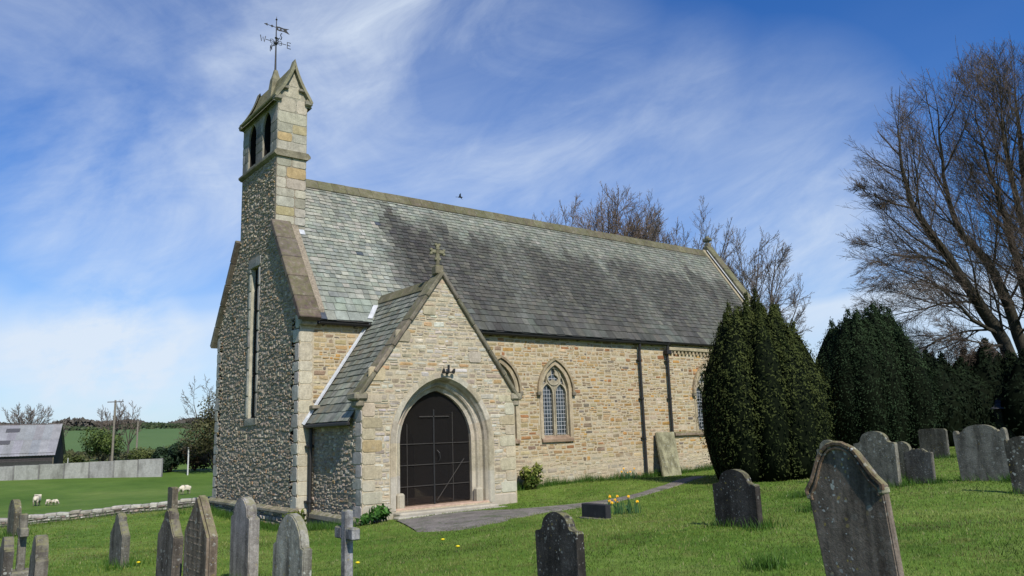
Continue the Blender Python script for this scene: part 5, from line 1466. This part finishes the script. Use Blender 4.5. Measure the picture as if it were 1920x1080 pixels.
def yew(x, y, rad, top, label, seed, n=42000, lobes=30, c0=(.012, .020, .008), c1=(.042, .056, .020), size=.13, group=None, squash=1.0):
    g = np.random.default_rng(seed); z = H(x, y); h = top - z
    root = empty('yew_tree', (x, y, z)); tag(root, label, 'tree', group)
    L_ = [(0, 0, h * .86, .55 * rad)]
    for k in range(lobes):
        a = 2.399 * k + g.uniform(-.3, .3); q = math.sqrt((k + .7) / lobes)
        L_.append((math.cos(a) * rad * .76 * q, math.sin(a) * rad * .76 * q * squash, h * (1.0 - .15 * q ** 3) * g.uniform(.82, 1.02), rad * g.uniform(.26, .40)))
    P_, N_, C_, S_ = [], [], [], []
    OUT = lambda t: .80 + .22 * np.sin(np.pi * np.clip(.12 + t * .95, 0, 1))
    core = MB(); tot = sum(l[2] * l[3] for l in L_)
    for (lx, ly, lh, lr) in L_:
        m = int(n * lh * lr / tot)
        t = g.uniform(0, 1, m) ** .85; a = g.uniform(0, 2 * math.pi, m)
        prof = lambda t: np.minimum(1, .70 + 1.4 * t) * np.clip(1 - np.clip((t - .55) / .45, 0, 1) ** 1.7, .10, 1)
        out = OUT(t)
        puff = np.sin(a * 4 + t * 19 + lx * 9) * np.sin(t * 31 + a * 2 + ly * 7) ; rr = lr * prof(t) * (.86 + .20 * g.uniform(0, 1, m)) * (1 + .26 * puff + .10 * np.sin(t * 47 + a * 7 + lx * 13))
        px = lx * out + rr * np.cos(a); py = ly * out + rr * np.sin(a); pz = .12 + t * lh + .06 * g.normal(size=m)
        P_.append(np.stack([px, py, pz], 1)); N_.append(np.stack([np.cos(a), np.sin(a), .55 + 0 * a], 1))
        sh = np.clip(.40 + .55 * puff + g.normal(size=m) * .12, 0, 1)[:, None] * (.45 + .55 * t[:, None])  # shading put into the leaf colour: hollows and lower parts darker
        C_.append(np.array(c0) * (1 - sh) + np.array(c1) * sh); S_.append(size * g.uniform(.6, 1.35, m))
        tt = [0, .12, .3, .5, .7, .85, .95]
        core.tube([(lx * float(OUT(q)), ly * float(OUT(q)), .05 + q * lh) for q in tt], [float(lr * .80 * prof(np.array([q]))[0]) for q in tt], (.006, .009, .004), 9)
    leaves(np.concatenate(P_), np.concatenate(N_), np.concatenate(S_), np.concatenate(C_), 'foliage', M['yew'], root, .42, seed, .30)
    core.build('dark_core', M['yew'], root, True)  # near-black filler lobes, stand in for the shaded inside of the crown
    mb = MB(); mb.tube([(0, 0, -.4), (0, .03, 1.0), (.05, 0, 2.2)], [rad * .16, rad * .13, rad * .09], (.05, .035, .025), 8); mb.build('trunk', M['bark'], root, True)
YG = 'dark yews on the right'
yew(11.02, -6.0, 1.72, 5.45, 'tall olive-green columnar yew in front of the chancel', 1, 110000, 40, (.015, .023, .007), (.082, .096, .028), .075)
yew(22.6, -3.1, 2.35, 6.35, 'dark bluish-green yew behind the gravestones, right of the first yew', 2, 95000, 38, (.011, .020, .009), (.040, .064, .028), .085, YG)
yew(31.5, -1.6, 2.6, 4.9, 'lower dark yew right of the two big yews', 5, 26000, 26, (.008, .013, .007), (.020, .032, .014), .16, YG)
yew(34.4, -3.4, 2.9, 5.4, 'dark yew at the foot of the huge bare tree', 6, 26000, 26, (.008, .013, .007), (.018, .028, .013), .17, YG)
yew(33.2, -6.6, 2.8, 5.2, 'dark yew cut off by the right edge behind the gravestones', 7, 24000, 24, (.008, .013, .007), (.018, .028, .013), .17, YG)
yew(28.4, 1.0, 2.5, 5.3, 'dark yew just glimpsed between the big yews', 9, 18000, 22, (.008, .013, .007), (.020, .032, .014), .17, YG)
# shed roof glimpsed under the dark trees
sx, sy = 32.0, -5.0; z = H(sx, sy)
shed = empty('shed', (sx, sy, z), R(-12)); shed.scale = (.8, .6, .95); tag(shed, 'small dark shed with a blue-grey slate roof under the trees at right', 'shed')
mb = MB(); mb.abox(-1.2, 1.2, -1.1, 1.1, -.3, 1.75, (.02, .018, .016), .01); mb.build('wall', M['timber'], shed)
mb = MB(); r = random.Random(2)
for k in range(6):
    a, b = k / 6, (k + 1.15) / 6
    mb.add([(-1.4 + 1.4 * a, -1.25, 1.65 + .9 * a + .03), (-1.4 + 1.4 * a, 1.25, 1.65 + .9 * a + .03), (-1.4 + 1.4 * b, 1.25, 1.65 + .9 * b), (-1.4 + 1.4 * b, -1.25, 1.65 + .9 * b)], [(0, 1, 2, 3)], jit((.04, .044, .052), .1, r))
mb.add([(1.4, -1.25, 1.65), (1.4, 1.25, 1.65), (0, 1.25, 2.6), (0, -1.25, 2.6)], [(0, 1, 2, 3)], (.1, .1, .1)); mb.build('roof', M['paint'], shed)

def bush(name, x, y, rx, ry, h, n, size, c0, c1, label, cat, seed, group=None, base=.0, mat_='leaf', asp=.55, z0=None):
    g = np.random.default_rng(seed); z = H(x, y) if z0 is None else z0
    root = empty(name, (x, y, z)); tag(root, label, cat, group)
    k = 9; cen = np.stack([g.uniform(-.6, .6, k) * rx, g.uniform(-.6, .6, k) * ry, base + g.uniform(.25, .75, k) * (h - base)], 1); cr = g.uniform(.35, .6, k)
    w_ = g.integers(0, k, n); d = g.normal(size=(n, 3)); d /= np.linalg.norm(d, axis=1)[:, None]; q = g.uniform(.3, 1, n) ** .5
    sc_ = np.array([rx, ry, (h - base) * .55])
    pos = cen[w_] + d * (q * cr[w_])[:, None] * sc_; pos[:, 2] = np.clip(pos[:, 2], .02 + 0 * pos[:, 2], h)
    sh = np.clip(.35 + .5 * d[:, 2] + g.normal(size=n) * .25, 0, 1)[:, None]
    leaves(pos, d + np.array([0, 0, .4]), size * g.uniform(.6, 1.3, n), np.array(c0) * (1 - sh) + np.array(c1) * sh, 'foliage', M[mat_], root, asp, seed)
    mb = MB(); r = random.Random(seed)
    for i in range(6):
        c = cen[i]; mb.tube([(0, 0, -.1), (c[0] * .4, c[1] * .4, c[2] * .5), tuple(c)], [.02 + .012 * h, .012 + .006 * h, .006], (.06, .045, .03), 5)
    mb.build('stems', M['bark'], root); return root
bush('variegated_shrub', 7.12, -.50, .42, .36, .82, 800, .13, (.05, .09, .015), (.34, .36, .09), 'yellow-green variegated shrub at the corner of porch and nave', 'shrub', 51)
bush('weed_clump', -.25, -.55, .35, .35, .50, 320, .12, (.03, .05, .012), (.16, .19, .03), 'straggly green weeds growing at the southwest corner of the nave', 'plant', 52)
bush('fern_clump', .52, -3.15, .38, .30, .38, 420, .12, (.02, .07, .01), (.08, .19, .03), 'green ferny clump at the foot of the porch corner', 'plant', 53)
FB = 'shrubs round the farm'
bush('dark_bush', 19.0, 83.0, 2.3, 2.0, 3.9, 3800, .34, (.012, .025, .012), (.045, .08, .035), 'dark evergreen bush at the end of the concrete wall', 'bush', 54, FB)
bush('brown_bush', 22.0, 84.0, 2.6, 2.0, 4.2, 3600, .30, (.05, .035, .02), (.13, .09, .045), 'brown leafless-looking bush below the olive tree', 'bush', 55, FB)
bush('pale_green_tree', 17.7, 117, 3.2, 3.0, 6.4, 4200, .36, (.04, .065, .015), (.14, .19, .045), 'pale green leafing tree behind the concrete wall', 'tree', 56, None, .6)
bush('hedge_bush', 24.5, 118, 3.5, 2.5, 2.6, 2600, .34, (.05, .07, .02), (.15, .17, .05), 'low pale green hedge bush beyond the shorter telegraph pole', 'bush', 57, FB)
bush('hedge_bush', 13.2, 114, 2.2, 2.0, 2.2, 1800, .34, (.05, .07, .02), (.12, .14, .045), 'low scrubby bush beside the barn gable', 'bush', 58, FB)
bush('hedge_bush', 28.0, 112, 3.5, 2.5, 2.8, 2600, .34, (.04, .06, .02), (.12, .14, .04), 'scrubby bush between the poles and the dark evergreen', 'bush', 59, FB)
def olive_tree():
    root = bush('olive_leafed_tree', 22.6, 77.8, 4.2, 3.4, 9.4, 6500, .30, (.045, .045, .018), (.155, .15, .06), 'tall tree in thin olive spring leaf beside the church wall', 'tree', 60, None, 1.2)
    tr, cr = Tubes(), MB(); r = random.Random(60)
    P = dict(seg=[6, 5, 4, 3], up=[.05, .08, .05, .03], wig=[.12, .2, .22, .25], tap=[.8, .8, .8, .7], side=[6, 4, 3, 3], kids=[0, 6, 6, 5], t0=[.3, .2, .15, .15], ang=[(10, 30), (28, 55), (28, 55), (25, 60)], rat=[1, .45, .5, .5], rk=[.02, .018, .014, .012], rmin=.018, col=[(.09, .075, .055)] * 4)
    for k in range(5):
        a = 1.3 * k; grow(tr, Vector((0, 0, 1.0)), Vector((math.cos(a) * .4, math.sin(a) * .4, 1)).normalized(), 7.6, .16, 0, P, r)
    tr.tube([(0, 0, -.4), (0, 0, 1.3)], [.3, .24], (.09, .075, .055), 7); tr.build('trunk', M['bark'], root)
olive_tree()
# far woodland and hedge lines
def strip_wood(name, pts, h, n, size, c0, c1, seed):
    g = np.random.default_rng(seed); t = g.uniform(0, 1, n) * (len(pts) - 1); i = np.minimum(t.astype(int), len(pts) - 2); f = (t - i)[:, None]
    p = np.array(pts, float); q = p[i] * (1 - f) + p[i + 1] * f; q += g.normal(size=(n, 2)) * np.array([2.0, 3.0])
    hh = h * (.62 + .38 * np.sin(q[:, 0] * .11) * np.sin(q[:, 0] * .043 + 1)); z = hgt(q[:, 0], q[:, 1]) + hh * g.uniform(0, 1, n) ** .8
    sh = np.clip(g.uniform(0, 1, n) + .2 * np.sin(q[:, 0] * .2), 0, 1)[:, None]
    o = leaves(np.c_[q, z], np.tile(np.array([-.3, -.8, .5]), (n, 1)), size * g.uniform(.6, 1.3, n), np.array(c0) * (1 - sh) + np.array(c1) * sh, name, M['leaf'], None, .8, seed); tag(o, kind='stuff'); return o
o = strip_wood('distant_woodland', [(-260, 640), (60, 650), (330, 630)], 8, 9000, 3.0, (.06, .055, .045), (.135, .12, .095), 71); tag(o, 'band of hazy brown woodland along the far skyline', 'woodland')
o = strip_wood('distant_hedge', [(-60, 426), (80, 428), (240, 420)], 3.0, 5000, 1.6, (.03, .05, .02), (.07, .095, .04), 72); tag(o, 'dark hedge along the top of the far green field', 'hedge')
o = strip_wood('field_hedge', [(-40, 150), (20, 146), (60, 138)], 1.9, 2600, .8, (.045, .05, .02), (.12, .12, .05), 73); tag(o, 'rough hedge at the bottom of the far green field', 'hedge')

# ------------------------------------------------------------------ grass
def blades(name, x, y, z, ht, wd, cols, seed, lean=.5):
    g = np.random.default_rng(seed); n = len(x); a = g.uniform(0, 2 * math.pi, n); l = ht * lean * g.uniform(.2, 1.3, n); b = g.uniform(0, 2 * math.pi, n)
    v = np.empty((n, 3, 3)); dx, dy = np.cos(a) * wd / 2, np.sin(a) * wd / 2
    v[:, 0] = np.c_[x - dx, y - dy, z - .012]; v[:, 1] = np.c_[x + dx, y + dy, z - .012]; v[:, 2] = np.c_[x + np.cos(b) * l, y + np.sin(b) * l, z + ht]
    me = bpy.data.meshes.new(name); me.vertices.add(3 * n); me.vertices.foreach_set('co', v.astype(np.float32).ravel())
    me.loops.add(3 * n); me.loops.foreach_set('vertex_index', np.arange(3 * n, dtype=np.int32)); me.polygons.add(n)
    me.polygons.foreach_set('loop_start', np.arange(0, 3 * n, 3, dtype=np.int32)); me.update(calc_edges=True)
    at = me.attributes.new('tint', 'FLOAT_COLOR', 'FACE'); at.data.foreach_set('color', np.c_[cols, np.ones(n)].astype(np.float32).ravel())
    me.materials.append(M['grassblade']); o = bpy.data.objects.new(name, me); col.objects.link(o); tag(o, kind='stuff'); return o
def inside(px, py, poly):
    c = np.zeros(len(px), bool); j = len(poly) - 1
    for i in range(len(poly)):
        xi, yi = poly[i]; xj, yj = poly[j]
        if yi != yj: c ^= ((yi > py) != (yj > py)) & (px < (xj - xi) * (py - yi) / (yj - yi) + xi)
        j = i
    return c
def gnp(x, y): return hgt(x, y) + .018 * np.sin(x * .9 + 1.3 * np.sin(y * .5)) + .015 * np.sin(y * 1.1 + x * .35)
def free(x, y):
    k = ~((x > -.14) & (x < LEN) & (y > -.03) & (y < W + .1)) & ~((x > PX0 - .12) & (x < PX1 + .05) & (y > PF - .05) & (y < .1)) & ~((x > PC - 1.6) & (x < PC + 1.5) & (y > PF - .62) & (y < PF))
    return k & ~inside(x, y, PATHIN)
g = np.random.default_rng(5); NB = 1500000
x = g.uniform(-14, 34, NB); y = g.uniform(-20, 14, NB)
vx_, vy_ = x - CAM.x, y - CAM.y; dd = np.hypot(vx_, vy_); fw = vx_ * .618 + vy_ * .786; sd2 = vx_ * .786 - vy_ * .618
k = (fw > 3.0) & (np.abs(sd2) < fw * .82 + 1.5) & (g.uniform(0, 1, NB) < np.clip((11.0 / dd) ** 1.7, 0, 1)); k &= ~((y > -.2) & (x > 1)) | (y > 7) & (x < 3)
x, y, dd = x[k], y[k], dd[k]; k = free(x, y); x, y, dd = x[k], y[k], dd[k]; n = len(x)
pat = .5 + .5 * np.sin(x * .7 + 1.7 * np.sin(y * .43 + .6)) * np.sin(y * .62 + 1.1 * np.sin(x * .31)); pat = np.clip(pat + g.normal(size=n) * .28, 0, 1)[:, None]
cols = np.array((.074, .142, .016)) * (1 - pat) + np.array((.220, .258, .056)) * pat
dry = g.uniform(0, 1, n) < .05 + .22 * (np.sin(x * 1.9 + np.sin(y * 1.3) * 2) * np.sin(y * 2.3 + x * .6) > .72); cols[dry] = np.array((.27, .25, .11))
dk = np.sin(x * 1.1 + 4 + np.sin(y * .9) * 1.6) * np.sin(y * 1.4 + x * .3 + 1) > .62; cols[dk] *= .62
mo = np.sin(x * 2.7 + 2 * np.sin(y * 1.9)) * np.sin(y * 3.1 + 1.5 * np.sin(x * 1.3)) > .55; cols[mo] = cols[mo] * .5 + np.array((.20, .19, .06)) * .5
cols *= (.75 + .5 * g.uniform(0, 1, n))[:, None]
o = blades('grass', x, y, gnp(x, y), .022 + .030 * g.uniform(0, 1, n) ** 2, .005 + .0007 * dd, cols, 6, .9); tag(o, 'mown churchyard grass', 'grass')
# longer grass at the feet of stones and walls
X_, Y_, T_ = [], [], []
for (bx, by, bw, bt) in STONEBASES:
    m = 240; X_.append(bx + g.normal(size=m) * .13 + np.sign(g.normal(size=m)) * bt * .6); Y_.append(by + g.uniform(-.62, .62, m) * bw); T_.append(.08 + .14 * g.uniform(0, 1, m) ** 1.6)
    m = 160; X_.append(bx + g.normal(size=m) * .22); Y_.append(by - bw * .55 + g.normal(size=m) * .12); T_.append(.06 + .16 * g.uniform(0, 1, m) ** 1.6)
m = 9000; X_.append(g.uniform(4.9, 21, m)); Y_.append(-.06 - np.abs(g.normal(size=m)) * .17); T_.append((.08 + .22 * g.uniform(0, 1, m) ** 1.8) * (.7 + .5 * np.sin(X_[-1] * 2.1) ** 2))
m = 3800; X_.append(-.18 - np.abs(g.normal(size=m)) * .14); Y_.append(g.uniform(-.1, 6.6, m)); T_.append(.07 + .17 * g.uniform(0, 1, m) ** 1.8)
m = 2200; X_.append(g.uniform(-.3, .3, m)); Y_.append(g.uniform(-3.0, -.1, m)); T_.append(.06 + .16 * g.uniform(0, 1, m) ** 1.8)
m = 5000; u_ = g.uniform(0, cum[-1], m); wp = np.array([wpt(q) for q in u_]); off = .24 + np.abs(g.normal(size=m)) * .2; X_.append(wp[:, 0] + wp[:, 3] * off); Y_.append(wp[:, 1] - wp[:, 2] * off); T_.append(.08 + .2 * g.uniform(0, 1, m) ** 1.5)
for (tx, ty, tr_) in ((6.8, -9.6, .3), (-.2, -13.6, .25), (4.4, -11.4, .25), (9.9, -12.6, .4), (11.8, -8.8, .5)):
    m = 260; X_.append(tx + g.normal(size=m) * tr_ * .5); Y_.append(ty + g.normal(size=m) * tr_ * .5); T_.append(.07 + .13 * g.uniform(0, 1, m))
x, y, t = np.concatenate(X_), np.concatenate(Y_), np.concatenate(T_); n = len(x); q = g.uniform(0, 1, n)[:, None]
o = blades('long_grass', x, y, gnp(x, y), t, .013 + 0 * x, np.array((.03, .085, .010)) * (1 - q) + np.array((.085, .17, .022)) * q, 8, .55); tag(o, 'longer tufts of grass round the stones and walls', 'grass')
# ------------------------------------------------------------------ flowers and bird
def daffodils(x, y, rad, n, label, seed, colr=(.85, .42, .01), hts=(.22, .36)):
    g = random.Random(seed); z = G(x, y); root = empty('daffodil_clump', (x, y, z)); tag(root, label, 'flowers', 'daffodil clumps')
    lf = MB()
    for i in range(n * 7):
        a, q = g.uniform(0, 6.28), rad * math.sqrt(g.random()); px, py = q * math.cos(a), q * math.sin(a); h = g.uniform(.5, .95) * hts[1]; l = g.uniform(0, .12); b = g.uniform(0, 6.28); wv = .009
        lf.add([(px - wv, py, -.02), (px + wv, py, -.02), (px + l * .4 * math.cos(b) + wv, py + l * .4 * math.sin(b), h * .6), (px + l * math.cos(b), py + l * math.sin(b), h)], [(0, 1, 2, 3)], jit((.045, .11, .04), .3, g))
    for i in range(n):
        a, q = g.uniform(0, 6.28), rad * math.sqrt(g.random()); px, py = q * math.cos(a), q * math.sin(a); h = g.uniform(*hts)
        fl = MB(); fl.tube([(px, py, 0), (px, py, h), (px, py - .02, h + .004)], .004, (.05, .12, .03), 4)
        fx = Vector((g.uniform(-1, 1), -1, .1)).normalized(); c = Vector((px, py, h)) + fx * .03
        fl.lathe(c, [(.010, 0), (.012, .02), (.016, .028)], jit(colr, .1, g), 7, fx)
        s_ = fx.orthogonal().normalized(); b_ = fx.cross(s_)
        for k in range(6):
            an = k * math.pi / 3; u = s_ * math.cos(an) + b_ * math.sin(an); v2 = fx.cross(u)
            fl.add([c, c + u * .018 + v2 * .012, c + u * .036, c + u * .018 - v2 * .012], [(0, 1, 2, 3)], jit((.80, .45, .02), .1, g))
        fl.build('flower', M['paint'], root)
    lf.build('leaves', M['leaf'], root)
daffodils(3.75, -7.55, .34, 9, 'clump of orange-yellow daffodils beside the small black block', 61)
daffodils(11.3, -.50, .30, 5, 'few yellow daffodils in the grass at the foot of the nave wall', 62)
r = random.Random(64)
for k, (x, y, lb) in enumerate(((-2.45, -8.1, 'bright yellow dandelion in the grass between the cross and the path'), (-1.0, -8.6, 'single dandelion right of the stone cross'), (-1.75, -6.3, 'dandelion near the edge of the path'), (-.5, -7.4, 'dandelion below the near end of the path'), (-2.6, -5.6, 'dandelion in the lawn near the porch corner'), (-4.5, -3.9, 'dandelion at the foot of the lone grey gravestone'))):
    z = G(x, y); mb = MB(); mb.tube([(0, 0, -.02), (0, 0, .07)], .004, (.07, .14, .03), 4); mb.lathe((0, 0, .068), [(.008, 0), (.030, .012), (.034, .022), (.018, .032), (.004, .034)], (.80, .62, .02), 9)
    o = mb.build('dandelion', M['paint']); o.location = (x, y, z); tag(o, lb, 'dandelion', 'dandelions in the lawn')
mb = MB()
mb.lathe((-.16, 0, 0), [(.004, 0), (.035, .06), (.045, .14), (.03, .24), (.006, .33)], (.03, .03, .03), 8, (1, 0, .1))
for s in (-1, 1): mb.add([(-.05, 0, .02), (.07, 0, .02), (.02, s * .20, .10), (-.10, s * .44, .05), (-.06, s * .2, .08)], [(0, 1, 2, 4), (4, 2, 3)], (.03, .03, .03))
mb.add([(.14, 0, .03), (.26, .05, .04), (.23, 0, .035), (.26, -.05, .04)], [(0, 1, 2, 3)], (.03, .03, .03))
o = mb.build('bird', M['paint']); o.location = (16.5, 16.6, 15.2); o.rotation_euler = (R(10), 0, R(140)); tag(o, 'tiny dark bird flying above the roof ridge', 'bird')
